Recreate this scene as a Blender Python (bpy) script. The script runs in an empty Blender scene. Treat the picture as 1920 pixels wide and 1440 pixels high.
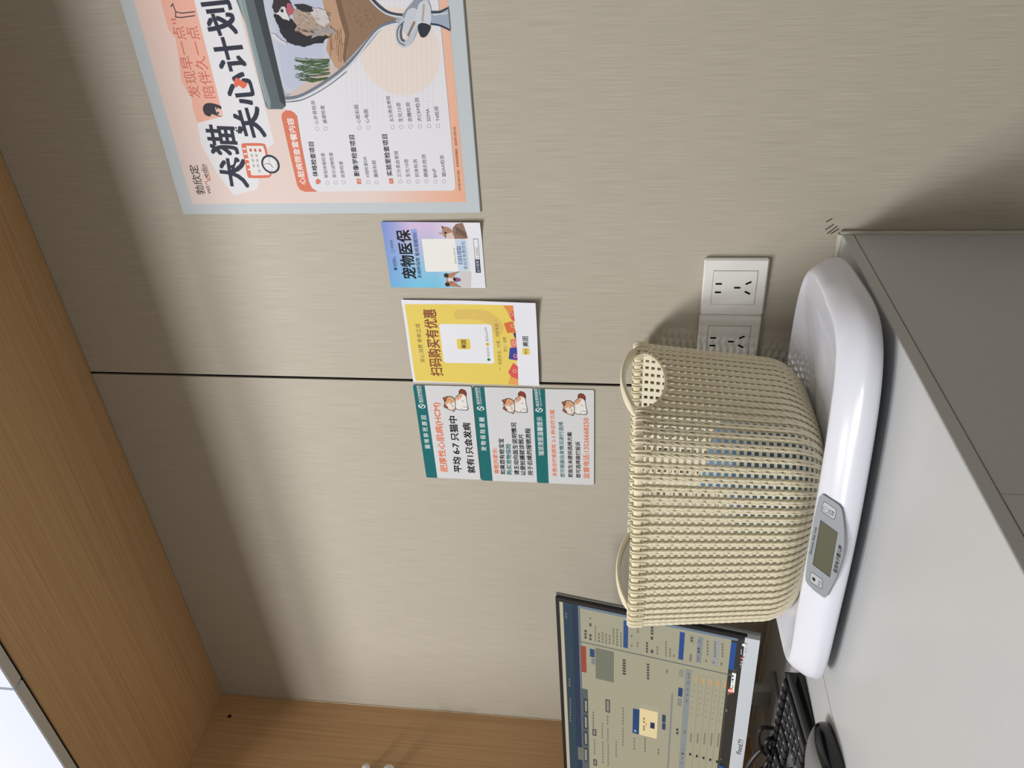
import bpy, bmesh, math, random
from mathutils import Vector, Matrix
from mathutils.geometry import tessellate_polygon

S = bpy.context.scene
COL = S.collection
PI = math.pi
random.seed(7)

# ------------------------------------------------------------------ camera
# The photograph was taken with the phone turned on its side: world up is the picture's left.
DZ = 1.0741                       # counter top stands 0.80 m above the floor
F_PX = 1504.303
CAM = Vector((0.615099, -1.039259, 0.008932 + DZ))
YAW, PITCH, ROLL = 0.589579, 0.135583, 0.02363


def cam_axes():
    f = Vector((-math.sin(YAW) * math.cos(PITCH), math.cos(YAW) * math.cos(PITCH), math.sin(PITCH)))
    r = Vector((math.cos(YAW), math.sin(YAW), 0))
    u = r.cross(f)
    r2 = math.cos(ROLL) * r + math.sin(ROLL) * u
    u2 = -math.sin(ROLL) * r + math.cos(ROLL) * u
    return r2, u2, f


CR, CU, CF = cam_axes()
cd = bpy.data.cameras.new('camera')
cd.sensor_fit = 'HORIZONTAL'
cd.sensor_width = 36
cd.lens = 36 * F_PX / 1920
cd.clip_start = 0.02
cam = bpy.data.objects.new('camera', cd)
COL.objects.link(cam)
mx = Matrix.Identity(4)
for i in range(3):
    mx[i][0] = -CU[i]
    mx[i][1] = CR[i]
    mx[i][2] = -CF[i]
    mx[i][3] = CAM[i]
cam.matrix_world = mx
S.camera = cam

# ------------------------------------------------------------------ world, lights, exposure
W = bpy.data.worlds.new('world')
S.world = W
W.use_nodes = True
bg = W.node_tree.nodes['Background']
bg.inputs[0].default_value = (1.0, 0.94, 0.86, 1)
bg.inputs[1].default_value = 0.30
S.view_settings.view_transform = 'Standard'
S.view_settings.look = 'None'
S.view_settings.exposure = 0.0
S.view_settings.gamma = 1.0
S.view_settings.use_curve_mapping = False


def area(name, loc, target, sx, sy, power, color=(1, 1, 1)):
    l = bpy.data.lights.new(name, 'AREA')
    l.shape = 'RECTANGLE'
    l.size, l.size_y = sx, sy
    l.energy = power
    l.color = color
    o = bpy.data.objects.new(name, l)
    COL.objects.link(o)
    o.location = loc
    o.rotation_euler = (Vector(target) - Vector(loc)).to_track_quat('-Z', 'Y').to_euler()
    return o


area('ceiling_lamp_near', (-1.0, -2.05, 3.25), (-0.4, -0.1, 1.1), 0.9, 0.34, 51, (1.0, 0.99, 0.98))
area('ceiling_lamp_middle', (-0.35, -3.0, 3.25), (0.0, 0.0, 1.1), 0.9, 0.45, 51, (1.0, 0.99, 0.98))
area('ceiling_lamp_left', (-1.1, -0.95, 3.25), (-0.4, -0.35, 0.8), 0.4, 0.16, 7, (1.0, 0.99, 0.98))

# ------------------------------------------------------------------ helpers


def lin(c):
    out = []
    for v in c:
        v = v / 255.0
        out.append(v / 12.92 if v <= 0.04045 else ((v + 0.055) / 1.055) ** 2.4)
    return tuple(out)


def px_ray(x, y):
    d = CF + (1440 - y - 720) / F_PX * CR - (x - 960) / F_PX * CU
    return d


def px_plane(x, y, o, n):
    d = px_ray(x, y)
    t = (Vector(o) - CAM).dot(n) / d.dot(n)
    return CAM + d * t


MATS = {}


def mat(name, color, rough=0.5, metal=0.0, spec=0.5, emit=None, coat=0.0):
    if name in MATS:
        return MATS[name]
    m = bpy.data.materials.new(name)
    m.use_nodes = True
    b = m.node_tree.nodes['Principled BSDF']
    b.inputs['Base Color'].default_value = (*lin(color), 1)
    b.inputs['Roughness'].default_value = rough
    b.inputs['Metallic'].default_value = metal
    b.inputs['Specular IOR Level'].default_value = spec
    b.inputs['Coat Weight'].default_value = coat
    if emit:
        b.inputs['Emission Color'].default_value = (*lin(color), 1)
        b.inputs['Emission Strength'].default_value = emit
    MATS[name] = m
    return m


def grain(name, c1, c2, c3, scale, rough=0.5, bump=0.02, big=(2, 2, 2), bigamt=0.3, spec=0.4, detail=4):
    """two-tone streaked or speckled surface; scale = noise frequency on each world axis"""
    m = bpy.data.materials.new(name)
    m.use_nodes = True
    nt = m.node_tree
    N, L = nt.nodes, nt.links
    b = N['Principled BSDF']
    b.inputs['Roughness'].default_value = rough
    b.inputs['Specular IOR Level'].default_value = spec
    geo = N.new('ShaderNodeNewGeometry')
    mp = N.new('ShaderNodeMapping')
    mp.inputs['Scale'].default_value = scale
    L.new(geo.outputs['Position'], mp.inputs['Vector'])
    n1 = N.new('ShaderNodeTexNoise')
    n1.inputs['Scale'].default_value = 1
    n1.inputs['Detail'].default_value = detail
    n1.inputs['Roughness'].default_value = 0.62
    L.new(mp.outputs[0], n1.inputs['Vector'])
    rp = N.new('ShaderNodeValToRGB')
    e = rp.color_ramp.elements
    e[0].position, e[0].color = 0.28, (*lin(c1), 1)
    e[1].position, e[1].color = 0.72, (*lin(c3), 1)
    k = e.new(0.5)
    k.color = (*lin(c2), 1)
    L.new(n1.outputs['Fac'], rp.inputs['Fac'])
    mp2 = N.new('ShaderNodeMapping')
    mp2.inputs['Scale'].default_value = big
    L.new(geo.outputs['Position'], mp2.inputs['Vector'])
    n2 = N.new('ShaderNodeTexNoise')
    n2.inputs['Scale'].default_value = 1
    n2.inputs['Detail'].default_value = 2
    L.new(mp2.outputs[0], n2.inputs['Vector'])
    mr = N.new('ShaderNodeMapRange')
    mr.inputs['To Min'].default_value = 1 - bigamt / 2
    mr.inputs['To Max'].default_value = 1 + bigamt / 2
    L.new(n2.outputs['Fac'], mr.inputs['Value'])
    mul = N.new('ShaderNodeVectorMath')
    mul.operation = 'SCALE'
    L.new(rp.outputs[0], mul.inputs[0])
    L.new(mr.outputs[0], mul.inputs['Scale'])
    L.new(mul.outputs[0], b.inputs['Base Color'])
    bp = N.new('ShaderNodeBump')
    bp.inputs['Strength'].default_value = bump
    bp.inputs['Distance'].default_value = 0.002
    L.new(n1.outputs['Fac'], bp.inputs['Height'])
    L.new(bp.outputs[0], b.inputs['Normal'])
    MATS[name] = m
    return m


def print_mat(name, rough=0.45, spec=0.4, emit=0.0, coat=0.0):
    m = bpy.data.materials.new(name)
    m.use_nodes = True
    nt = m.node_tree
    b = nt.nodes['Principled BSDF']
    a = nt.nodes.new('ShaderNodeAttribute')
    a.attribute_name = 'ink'
    if emit:
        b.inputs['Base Color'].default_value = (0.01, 0.01, 0.01, 1)
        nt.links.new(a.outputs['Color'], b.inputs['Emission Color'])
        b.inputs['Emission Strength'].default_value = emit
    else:
        sc_ = nt.nodes.new('ShaderNodeVectorMath')
        sc_.operation = 'SCALE'
        sc_.inputs['Scale'].default_value = 0.88
        nt.links.new(a.outputs['Color'], sc_.inputs[0])
        nt.links.new(sc_.outputs[0], b.inputs['Base Color'])
    b.inputs['Roughness'].default_value = rough
    b.inputs['Specular IOR Level'].default_value = spec
    b.inputs['Coat Weight'].default_value = coat
    MATS[name] = m
    return m


def tag(o, label=None, cat=None, group=None, kind=None):
    if label:
        o['label'] = label
    if cat:
        o['category'] = cat
    if group:
        o['group'] = group
    if kind:
        o['kind'] = kind
    return o


def empty(name, loc, label, cat, group=None, rz=0):
    o = bpy.data.objects.new(name, None)
    COL.objects.link(o)
    o.location = loc
    o.rotation_euler = (0, 0, rz)
    o.empty_display_size = 0.03
    tag(o, label, cat, group)
    bpy.context.view_layer.update()
    return o


def link(name, me, parent=None, world=True):
    o = bpy.data.objects.new(name, me)
    COL.objects.link(o)
    if parent:
        o.parent = parent
        if world:
            bpy.context.view_layer.update()
            o.matrix_parent_inverse = parent.matrix_world.inverted()
    return o


class MB:
    """collects shapes in world metres and links them as ONE mesh"""

    def __init__(self):
        self.bm = bmesh.new()

    def box(self, lo, hi, bevel=0.0, seg=2, rot=None, pivot=None):
        lo, hi = Vector(lo), Vector(hi)
        r = bmesh.ops.create_cube(self.bm, size=1)
        vs = r['verts']
        c, s = (lo + hi) / 2, hi - lo
        for v in vs:
            v.co = Vector((v.co.x * s.x, v.co.y * s.y, v.co.z * s.z)) + c
        if rot is not None:
            pv = Vector(pivot) if pivot is not None else c
            for v in vs:
                v.co = rot @ (v.co - pv) + pv
        if bevel:
            ed = list({e for v in vs for e in v.link_edges})
            bmesh.ops.bevel(self.bm, geom=ed, offset=bevel, segments=seg, affect='EDGES', clamp_overlap=True)
        return self

    def raw(self, vs, fs):
        bv = [self.bm.verts.new(v) for v in vs]
        for f in fs:
            try:
                self.bm.faces.new([bv[i] for i in f])
            except ValueError:
                pass
        return self

    def tube(self, pts, r, seg=8, closed=False, caps=True, flat=None):
        pts = [Vector(p) for p in pts]
        n = len(pts)
        rr = r if isinstance(r, (list, tuple)) else [r] * n
        rings = []
        prev = None
        for i, p in enumerate(pts):
            a = pts[(i - 1) % n] if (closed or i > 0) else p
            b = pts[(i + 1) % n] if (closed or i < n - 1) else p
            t = (b - a).normalized()
            if prev is None:
                ref = Vector((0, 0, 1)) if abs(t.z) < 0.9 else Vector((1, 0, 0))
                u = t.cross(ref).normalized()
            else:
                u = (prev - t * prev.dot(t)).normalized()
            prev = u
            w = t.cross(u)
            rings.append([self.bm.verts.new(p + rr[i] * (math.cos(2 * PI * k / seg) * u + math.sin(2 * PI * k / seg) * w * (flat or 1))) for k in range(seg)])
        m = n if closed else n - 1
        for i in range(m):
            A, B = rings[i], rings[(i + 1) % n]
            for k in range(seg):
                self.bm.faces.new((A[k], A[(k + 1) % seg], B[(k + 1) % seg], B[k]))
        if caps and not closed:
            self.bm.faces.new(rings[0][::-1])
            self.bm.faces.new(rings[-1])
        return self

    def lathe(self, prof, c, seg=24, axis='z'):
        """prof = [(radius, height)]"""
        rings = []
        for r, h in prof:
            ring = []
            for k in range(seg):
                a = 2 * PI * k / seg
                if axis == 'z':
                    q = Vector((r * math.cos(a), r * math.sin(a), h))
                elif axis == 'x':
                    q = Vector((h, r * math.cos(a), r * math.sin(a)))
                else:
                    q = Vector((r * math.cos(a), -h, r * math.sin(a)))
                ring.append(self.bm.verts.new(q + Vector(c)))
            rings.append(ring)
        for A, B in zip(rings, rings[1:]):
            for k in range(seg):
                self.bm.faces.new((A[k], A[(k + 1) % seg], B[(k + 1) % seg], B[k]))
        self.bm.faces.new(rings[0][::-1])
        self.bm.faces.new(rings[-1])
        return self

    def build(self, name, m, parent=None, smooth=False, sub=0):
        bmesh.ops.recalc_face_normals(self.bm, faces=self.bm.faces)
        me = bpy.data.meshes.new(name)
        self.bm.to_mesh(me)
        self.bm.free()
        me.materials.append(m)
        if smooth:
            for p in me.polygons:
                p.use_smooth = True
            if not sub:
                me.set_sharp_from_angle(angle=math.radians(42))
        o = link(name, me, parent)
        if sub:
            md = o.modifiers.new('sub', 'SUBSURF')
            md.levels = md.render_levels = sub
        return o


# ---- flat printing: shapes and lettering laid on a sheet, one mesh per sheet
_GL = {}
_tc = bpy.data.curves.new('lettering', 'FONT')
_to = bpy.data.objects.new('lettering', _tc)
COL.objects.link(_to)


def glyphs(s, bold=0.0):
    k = (s, bold)
    if k in _GL:
        return _GL[k]
    _tc.body = s
    _tc.resolution_u = 3
    bpy.context.view_layer.update()
    dg = bpy.context.evaluated_depsgraph_get()
    ev = _to.evaluated_get(dg)
    me = ev.to_mesh()
    v0 = [(v.co.x, v.co.y) for v in me.vertices]
    f0 = [tuple(p.vertices) for p in me.polygons]
    ev.to_mesh_clear()
    vs, fs = [(x, y, 0.0) for x, y in v0], list(f0)
    if bold:                      # heavier strokes: the same outline struck five times
        vs, fs = [], []
        for k_, (dx, dy) in enumerate(((0, 0), (.8, .8), (-.8, .8), (.8, -.8), (-.8, -.8))):
            b = len(vs)
            vs += [(x + dx * bold, y + dy * bold, k_ * 0.0000022) for x, y in v0]
            fs += [tuple(b + i for i in f) for f in f0]
    xs = [v[0] for v in vs] or [0, 1]
    ys = [v[1] for v in vs] or [0, 1]
    _GL[k] = (vs, fs, min(xs), max(xs), min(ys), max(ys))
    return _GL[k]


class Print:
    STEP = 0.000012

    def __init__(self, o, ex, ez, to_px=None):
        self.o, self.ex, self.ez = Vector(o), Vector(ex).normalized(), Vector(ez).normalized()
        self.n = self.ex.cross(self.ez).normalized()     # towards the viewer
        if self.n.dot(CAM - self.o) < 0:
            self.n = -self.n
        self.V, self.Fc, self.C = [], [], []
        self.d = 0.0
        self.z = (0, 0, 1.0)          # default zoom frame: photo pixels

    def frame(self, x0, y0, k):
        self.z = (x0, y0, k)
        return self

    def p(self, q):
        x0, y0, k = self.z
        w = px_plane(x0 + q[0] * k, y0 + q[1] * k, self.o, self.n) - self.o
        return (w.dot(self.ex), w.dot(self.ez))

    def lay(self):
        self.d += self.STEP
        return self.d

    def on(self, same):
        if same:
            self.d += 0.0000015 if self.STEP else 0
            return self.d
        return self.lay()

    def poly(self, pts, c, px=True, same=False, cols=None):
        pts = [self.p(q) for q in pts] if px else list(pts)
        d = self.on(same)
        b = len(self.V)
        self.V += [(q[0], q[1], d) for q in pts]
        for t in tessellate_polygon([[Vector((q[0], q[1], 0)) for q in pts]]):
            self.Fc.append(tuple(b + i for i in t))
            self.C.append([lin(cols[i]) for i in t] if cols else lin(c))
        return self

    def curve(self, pts, c, n=6, px=True, same=False):
        """closed smooth outline through the points"""
        P = [self.p(q) for q in pts] if px else list(pts)
        out = []
        m = len(P)
        for i in range(m):
            a, b_, c_, d_ = P[i - 1], P[i], P[(i + 1) % m], P[(i + 2) % m]
            for k in range(n):
                t = k / n
                out.append(tuple(0.5 * (2 * b_[j] + (c_[j] - a[j]) * t + (2 * a[j] - 5 * b_[j] + 4 * c_[j] - d_[j]) * t * t + (3 * b_[j] - a[j] - 3 * c_[j] + d_[j]) * t ** 3) for j in (0, 1)))
        return self.poly(out, c, px=False, same=same)

    def rect(self, a, b, c, r=0.0, px=True, same=False):
        if px:
            a, b = self.p(a), self.p(b)
        x0, x1 = sorted((a[0], b[0]))
        z0, z1 = sorted((a[1], b[1]))
        if r <= 0:
            pts = [(x0, z0), (x1, z0), (x1, z1), (x0, z1)]
        else:
            pts = []
            for cx, cz, a0 in ((x1 - r, z0 + r, -90), (x1 - r, z1 - r, 0), (x0 + r, z1 - r, 90), (x0 + r, z0 + r, 180)):
                for k in range(6):
                    t = math.radians(a0 + 18 * k)
                    pts.append((cx + r * math.cos(t), cz + r * math.sin(t)))
        return self.poly(pts, c, px=False, same=same)

    def grad(self, a, b, fn, nx=14, nz=14):
        """printed colour gradient; a, b corners in metres; fn(u, v) -> colour"""
        d = self.lay()
        base = len(self.V)
        for j in range(nz + 1):
            for i in range(nx + 1):
                self.V.append((a[0] + (b[0] - a[0]) * i / nx, a[1] + (b[1] - a[1]) * j / nz, d))
        for j in range(nz):
            for i in range(nx):
                q = (base + j * (nx + 1) + i, base + j * (nx + 1) + i + 1, base + (j + 1) * (nx + 1) + i + 1, base + (j + 1) * (nx + 1) + i)
                self.Fc.append(q)
                uv = ((i, j), (i + 1, j), (i + 1, j + 1), (i, j + 1))
                self.C.append([lin(fn(u / nx, v / nz)) for u, v in uv])
        return self

    def circ(self, q, r, c, px=True, n=24, same=False, sq=1.0):
        q = self.p(q) if px else q
        return self.poly([(q[0] + r * math.cos(2 * PI * k / n), q[1] + sq * r * math.sin(2 * PI * k / n)) for k in range(n)], c, px=False, same=same)

    def ring(self, q, r, w, c, px=True, n=24, same=False):
        q = self.p(q) if px else q
        d = self.on(same)
        b = len(self.V)
        for k in range(n):
            a = 2 * PI * k / n
            for rr in (r, r - w):
                self.V.append((q[0] + rr * math.cos(a), q[1] + rr * math.sin(a), d))
        for k in range(n):
            i, j = b + 2 * k, b + 2 * ((k + 1) % n)
            self.Fc.append((i, j, j + 1, i + 1))
            self.C.append(lin(c))
        return self

    def line(self, pts, w, c, px=True, same=False, closed=False, smooth=False):
        P = [Vector(self.p(q)) for q in pts] if px else [Vector(q) for q in pts]
        if smooth and len(P) > 2:
            Q = []
            for i in range(len(P) - 1):
                a, b_, c_, d_ = P[max(0, i - 1)], P[i], P[i + 1], P[min(len(P) - 1, i + 2)]
                for k in range(6):
                    t = k / 6
                    Q.append(0.5 * (2 * b_ + (c_ - a) * t + (2 * a - 5 * b_ + 4 * c_ - d_) * t * t + (3 * b_ - a - 3 * c_ + d_) * t ** 3))
            P = Q + [P[-1]]
        d = self.on(same)
        n = len(P)
        b = len(self.V)
        for i in range(n):
            if closed:
                t0, t1 = (P[i] - P[i - 1]), (P[(i + 1) % n] - P[i])
            else:
                t0, t1 = P[i] - P[max(0, i - 1)], P[min(n - 1, i + 1)] - P[i]
            if t0.length < 1e-9:
                t0 = t1
            if t1.length < 1e-9:
                t1 = t0
            t0, t1 = t0.normalized(), t1.normalized()
            m = (t0 + t1)
            m = m.normalized() if m.length > 1e-6 else t0
            nn = Vector((-m.y, m.x)) * (w / 2 / max(0.45, m.dot(t0)))
            for q in (P[i] + nn, P[i] - nn):
                self.V.append((q.x, q.y, d))
        for i in range(n if closed else n - 1):
            j = (i + 1) % n
            self.Fc.append((b + 2 * i, b + 2 * i + 1, b + 2 * j + 1, b + 2 * j))
            self.C.append(lin(c))
        return self

    def frame_rect(self, a, b, w, c):
        a, b = self.p(a), self.p(b)
        return self.line([(a[0], a[1]), (b[0], a[1]), (b[0], b[1]), (a[0], b[1])], w, c, px=False, closed=True)

    def text(self, s, L, R, c, bold=0.0, px=True, same=False, hk=1.0, h=None):
        """lettering whose middle line runs from L to R"""
        A = Vector(self.p(L)) if px else Vector(L)
        B = Vector(self.p(R)) if px else Vector(R)
        vs, fs, x0, x1, y0, y1 = glyphs(s, bold)
        t = B - A
        k = t.length / max(x1 - x0, 1e-6)
        t.normalize()
        up = Vector((-t.y, t.x))
        kh = (h / (y1 - y0)) if h else k * hk
        ym = (y0 + y1) / 2
        d = self.on(same)
        b = len(self.V)
        for x, y, dd in vs:
            q = A + t * ((x - x0) * k) + up * ((y - ym) * kh)
            self.V.append((q.x, q.y, d + dd))
        cl = lin(c)
        for f in fs:
            self.Fc.append(tuple(b + i for i in f))
            self.C.append(cl)
        return self

    def build(self, name, m, parent=None, lift=0.0, curl=None, cell=0.012, smooth=False):
        bm = bmesh.new()
        cl = bm.loops.layers.float_color.new('ink')
        vs = [bm.verts.new(v) for v in self.V]
        for f, c in zip(self.Fc, self.C):
            try:
                fc = bm.faces.new([vs[i] for i in f])
            except ValueError:
                continue
            fc.smooth = smooth
            for k, lp in enumerate(fc.loops):
                cc = c[k] if isinstance(c, list) else c
                lp[cl] = (*cc, 1)
        if curl:
            for ax in (0, 1):
                lo = min(v[ax] for v in self.V)
                hi = max(v[ax] for v in self.V)
                x = lo + cell
                while x < hi:
                    no = (1, 0, 0) if ax == 0 else (0, 1, 0)
                    bmesh.ops.bisect_plane(bm, geom=bm.verts[:] + bm.edges[:] + bm.faces[:], plane_co=(x, x, 0), plane_no=no)
                    x += cell
        for v in bm.verts:
            a, b_, d = v.co
            if curl:
                d += curl(a, b_)
            v.co = self.o + self.ex * a + self.ez * b_ + self.n * (d + lift)
        me = bpy.data.meshes.new(name)
        for f in bm.faces:
            f.normal_update()
            if f.normal.dot(self.n) < 0:
                f.normal_flip()
        bm.to_mesh(me)
        bm.free()
        me.materials.append(m)
        return link(name, me, parent)


X3, Z3, Y3 = Vector((1, 0, 0)), Vector((0, 0, 1)), Vector((0, 1, 0))

# ------------------------------------------------------------------ materials
M_wall = grain('wall_laminate', (163, 156, 142), (177, 170, 156), (190, 183, 170), (1300, 1300, 14), 0.55, 0.12, (6, 6, 1.2), 0.07, detail=5)
M_wood = grain('tan_wood_upright', (178, 139, 96), (192, 154, 110), (203, 167, 124), (300, 330, 3), 0.42, 0.06, (5, 9, .7), 0.10, detail=5)
M_woodh = grain('tan_wood_lengthwise', (178, 139, 96), (192, 154, 110), (203, 167, 124), (3, 330, 300), 0.42, 0.06, (.7, 9, 5), 0.10, detail=5)
M_stone = grain('grey_speckled_stone', (176, 178, 178), (190, 192, 193), (196, 198, 199), (900, 900, 900), 0.32, 0.0, (7, 7, 7), 0.05, detail=2)
M_door = mat('white_gloss_lacquer', (192, 198, 211), 0.25)
M_dedge = mat('grey_door_edge', (190, 186, 178), 0.4)
M_black = mat('matt_black', (16, 16, 17), 0.5)
M_gap = mat('groove_black', (5, 6, 8), 0.8, spec=0.1)
M_caulk = mat('pale_silicone', (186, 184, 170), 0.35)
M_white = mat('white_plastic', (232, 232, 236), 0.3)
M_scale = mat('white_glossy_plastic', (216, 219, 230), 0.22, coat=0.3)
M_plate = mat('white_socket_plastic', (226, 226, 222), 0.35)
M_cream = mat('cream_plastic', (230, 221, 193), 0.42)
M_creamin = mat('cream_plastic_smooth', (230, 223, 200), 0.5)
M_silver = mat('silver_plastic', (196, 202, 210), 0.35)
M_grey = mat('dark_grey_plastic', (78, 80, 82), 0.42)
M_keys = mat('black_keys', (44, 45, 48), 0.45)
M_kbd = mat('charcoal_case', (70, 72, 72), 0.42)
M_gloss = mat('black_gloss', (9, 9, 10), 0.12)
M_floor = grain('floor_tile', (150, 146, 138), (164, 160, 152), (172, 168, 160), (20, 20, 20), 0.4, 0.0)
M_ceil = mat('ceiling_white', (225, 225, 222), 0.8)
M_print = print_mat('printed_paper', 0.6, spec=0.2)
M_lam = print_mat('laminated_print', 0.16, coat=0.4)
M_screen = print_mat('lit_screen', 0.28, emit=1.0)
M_blue = grain('blue_cloth', (62, 96, 132), (82, 120, 156), (104, 142, 174), (30, 30, 30), 0.6, 0.1)

# ------------------------------------------------------------------ room shell
SEAM = -0.0775
mb = MB()
mb.box((-2.4, 0.0, 0), (SEAM - 0.0025, 0.018, 2.8))
mb.box((SEAM + 0.0025, 0.0, 0), (3.2, 0.018, 2.8))
mb.box((-2.4, 0.018, 0), (3.2, 0.12, 2.8))
w = mb.build('wall_back', M_wall)
tag(w, kind='structure')
t_ = MB().box((SEAM - 0.0025, 0.0035, 0.0), (SEAM + 0.0025, 0.018, 2.8)).build('trim_1', M_gap)
tag(t_, kind='structure')
fl = MB().box((-2.4, -4.5, -0.1), (3.2, 0.0, 0.0)).build('floor', M_floor)
tag(fl, kind='structure')

# ------------------------------------------------------------------ wall cabinet overhead and tall side panel
CZ = 0.898 + DZ - 0.0003
XL = -0.952
XR = 1.3
cab = empty('wall_cabinet', (0.2, -0.19, CZ), 'tan wood wall cabinet with white doors along the top of the wall', 'cabinet')
MB().box((XL, -0.374, CZ), (XR, -0.001, CZ + 0.7), 0.0006, 1).build('cabinet_body', M_woodh, cab)
DX = -0.386
for x0, x1 in ((XL, DX - 0.0015), (DX + 0.0015, 0.18), (0.183, 0.75)):
    d = MB().box((x0, -0.3965, CZ + 0.001), (x1, -0.3775, CZ + 0.69), 0.0012, 2).build('door', M_door, cab)
    d.data.materials.append(M_dedge)
    for f in d.data.polygons:
        if f.normal.z < -0.6:
            f.material_index = 1
MB().box((XL, -0.3778, CZ + 0.004), (XR, -0.3738, CZ + 0.69)).build('door_gap', M_gap, cab)

sp = empty('side_panel', (XL - 0.009, -0.2, 0), 'tan wood side panel under the left end of the cabinet, beside the monitor', 'panel')
MB().box((XL - 0.018, -0.60, 0.0), (XL - 0.0002, -0.0005, CZ + 0.7), 0.0004, 1).build('board', M_wood, sp)
MB().lathe([(0.0043, -0.002), (0.0043, 0.0003), (0.003, 0.0006)], (XL, -0.055, 0.857 + DZ), 20, 'x').build('screw_hole', M_black, sp)
# caulk where panel meets wall
mb = MB()
pts = []
z = 0.3 + 0.8
while z < CZ - 0.001:
    pts.append((XL + 0.0008, -0.0008, z))
    z += 0.012
mb.tube(pts, [0.0014 + 0.0009 * random.random() for _ in pts], 6)
mb.build('caulk_bead', mat('tan_caulk', (168, 150, 122), 0.5), sp)

hk = empty('wall_hook', (XL, -0.16, 0.49 + DZ), 'white plastic hook rail stuck on the tan side panel', 'hook')
MB().box((XL, -0.200, 0.425 + DZ), (XL + 0.004, -0.150, 0.525 + DZ), 0.0018, 3).build('back_plate', M_white, hk, True)
for z_ in (0.510, 0.462):
    r_ = 0.008 if z_ > 0.5 else 0.012
    MB().lathe([(r_ * .6, 0), (r_ * .6, 0.010), (r_, 0.014), (r_, 0.019), (r_ * .5, 0.022)], (XL + 0.003, -0.1535 - 0.0 - r_ * 0.35, z_ + DZ), 20, 'x').build('knob', M_white, hk, True)

# ------------------------------------------------------------------ counter
ZC = 0.80
XC = 0.1735
ctr = empty('counter', (-0.4, -0.35, 0), 'grey speckled stone counter with a waterfall end panel', 'counter')
mb = MB()
mb.box((XL + 0.0005, -0.80, ZC - 0.015), (-0.3484, -0.0005, ZC), 0.0)
mb.box((-0.3480, -0.80, ZC - 0.015), (XC, -0.0005, ZC), 0.0)
# soften the exposed right edge
ct = mb.build('countertop', M_stone, ctr)
bv = ct.modifiers.new('bevel', 'BEVEL')
bv.width = 0.0022
bv.segments = 3
bv.limit_method = 'ANGLE'
MB().box((-0.3486, -0.795, ZC - 0.003), (-0.3478, -0.012, ZC + 0.00012)).build('joint_line', M_caulk, ctr)
MB().box((XC - 0.02, -0.5176, 0.0), (XC - 0.0004, -0.0005, ZC - 0.0154)).build('end_panel', M_stone, ctr)
MB().box((XC - 0.02, -0.79, 0.0), (XC - 0.0004, -0.5182, ZC - 0.0154)).build('front_panel', M_stone, ctr)
MB().box((XC - 0.006, -0.53, ZC - 0.0156), (XC + 0.0001, -0.004, ZC - 0.0150)).build('joint_line', M_caulk, ctr)
mb = MB()
n = 60
mb.tube([(XL + 0.006 + (XC - XL - 0.006) * i / n, -0.0052, ZC + 0.001) for i in range(n + 1)], [0.0042 + 0.0006 * math.sin(i * 1.7) for i in range(n + 1)], 8)
n = 40
mb.tube([(XC + 0.0005, -0.0044, ZC + 0.002 - 0.79 * i / n) for i in range(n + 1)], [0.0034 + 0.0005 * math.sin(i * 2.3) for i in range(n + 1)], 8)
mb.build('caulk_bead', M_caulk, ctr, True)

chip = MB()
for (x, z, a, l) in ((0.181, -0.258, 50, 0.006), (0.177, -0.262, 46, 0.0075), (0.175, -0.2655, 52, 0.006), (0.1905, -0.256, 58, 0.004)):
    Rt = Matrix.Rotation(math.radians(a), 3, 'Y')
    chip.box((x - l, -0.0012, z - 0.0006 + DZ), (x + l, 0.0, z + 0.0006 + DZ), 0.0004, 1, rot=Rt)
chip.build('chipped_caulk', mat('dark_chip', (58, 48, 36), 0.8), w)

# ------------------------------------------------------------------ wall sockets


def socket(cx, cz, label):
    e = empty('wall_socket', (cx, 0, cz), label, 'socket', 'white wall sockets above the counter')
    MB().box((cx - 0.043, -0.0085, cz - 0.043), (cx + 0.043, 0.0, cz + 0.043), 0.0016, 3).build('face_plate', M_plate, e, True)
    MB().box((cx - 0.0263, -0.00865, cz - 0.0300), (cx + 0.0263, -0.0080, cz + 0.0300)).build('seam', mat('seam_grey', (112, 108, 98), 0.6), e)
    ins = MB().box((cx - 0.0258, -0.0093, cz - 0.0295), (cx + 0.0258, -0.0080, cz + 0.0295), 0.0004, 2).build('socket_insert', M_plate, e, True)
    mb = MB()
    for (x, z, a, ww) in ((-0.0068, 0.0215, 0, 1), (0.0062, 0.0215, 0, 1), (0.0005, -0.0040, 0, 1), (-0.0072, -0.0185, 28, 1), (0.0078, -0.0185, -28, 1)):
        R = Matrix.Rotation(math.radians(a), 3, 'Y')
        mb.box((cx + x - 0.0013, -0.00955, cz + z - 0.0042), (cx + x + 0.0013, -0.0086, cz + z + 0.0042), rot=R)
    mb.build('slot', M_gap, ins)
    return e


socket(0.0952, -0.1430 + DZ, 'white wall socket farther right, in full view')
socket(0.0085, -0.1425 + DZ, 'white wall socket partly hidden behind the basket')

# ------------------------------------------------------------------ big poster in its clear sleeve
NAVY = (44, 50, 68)
CORAL = (226, 128, 102)
PEACH = (240, 190, 172)


def mixc(a, b, t):
    t = max(0, min(1, t))
    return tuple(a[i] * (1 - t) + b[i] * t for i in range(3))


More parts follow.
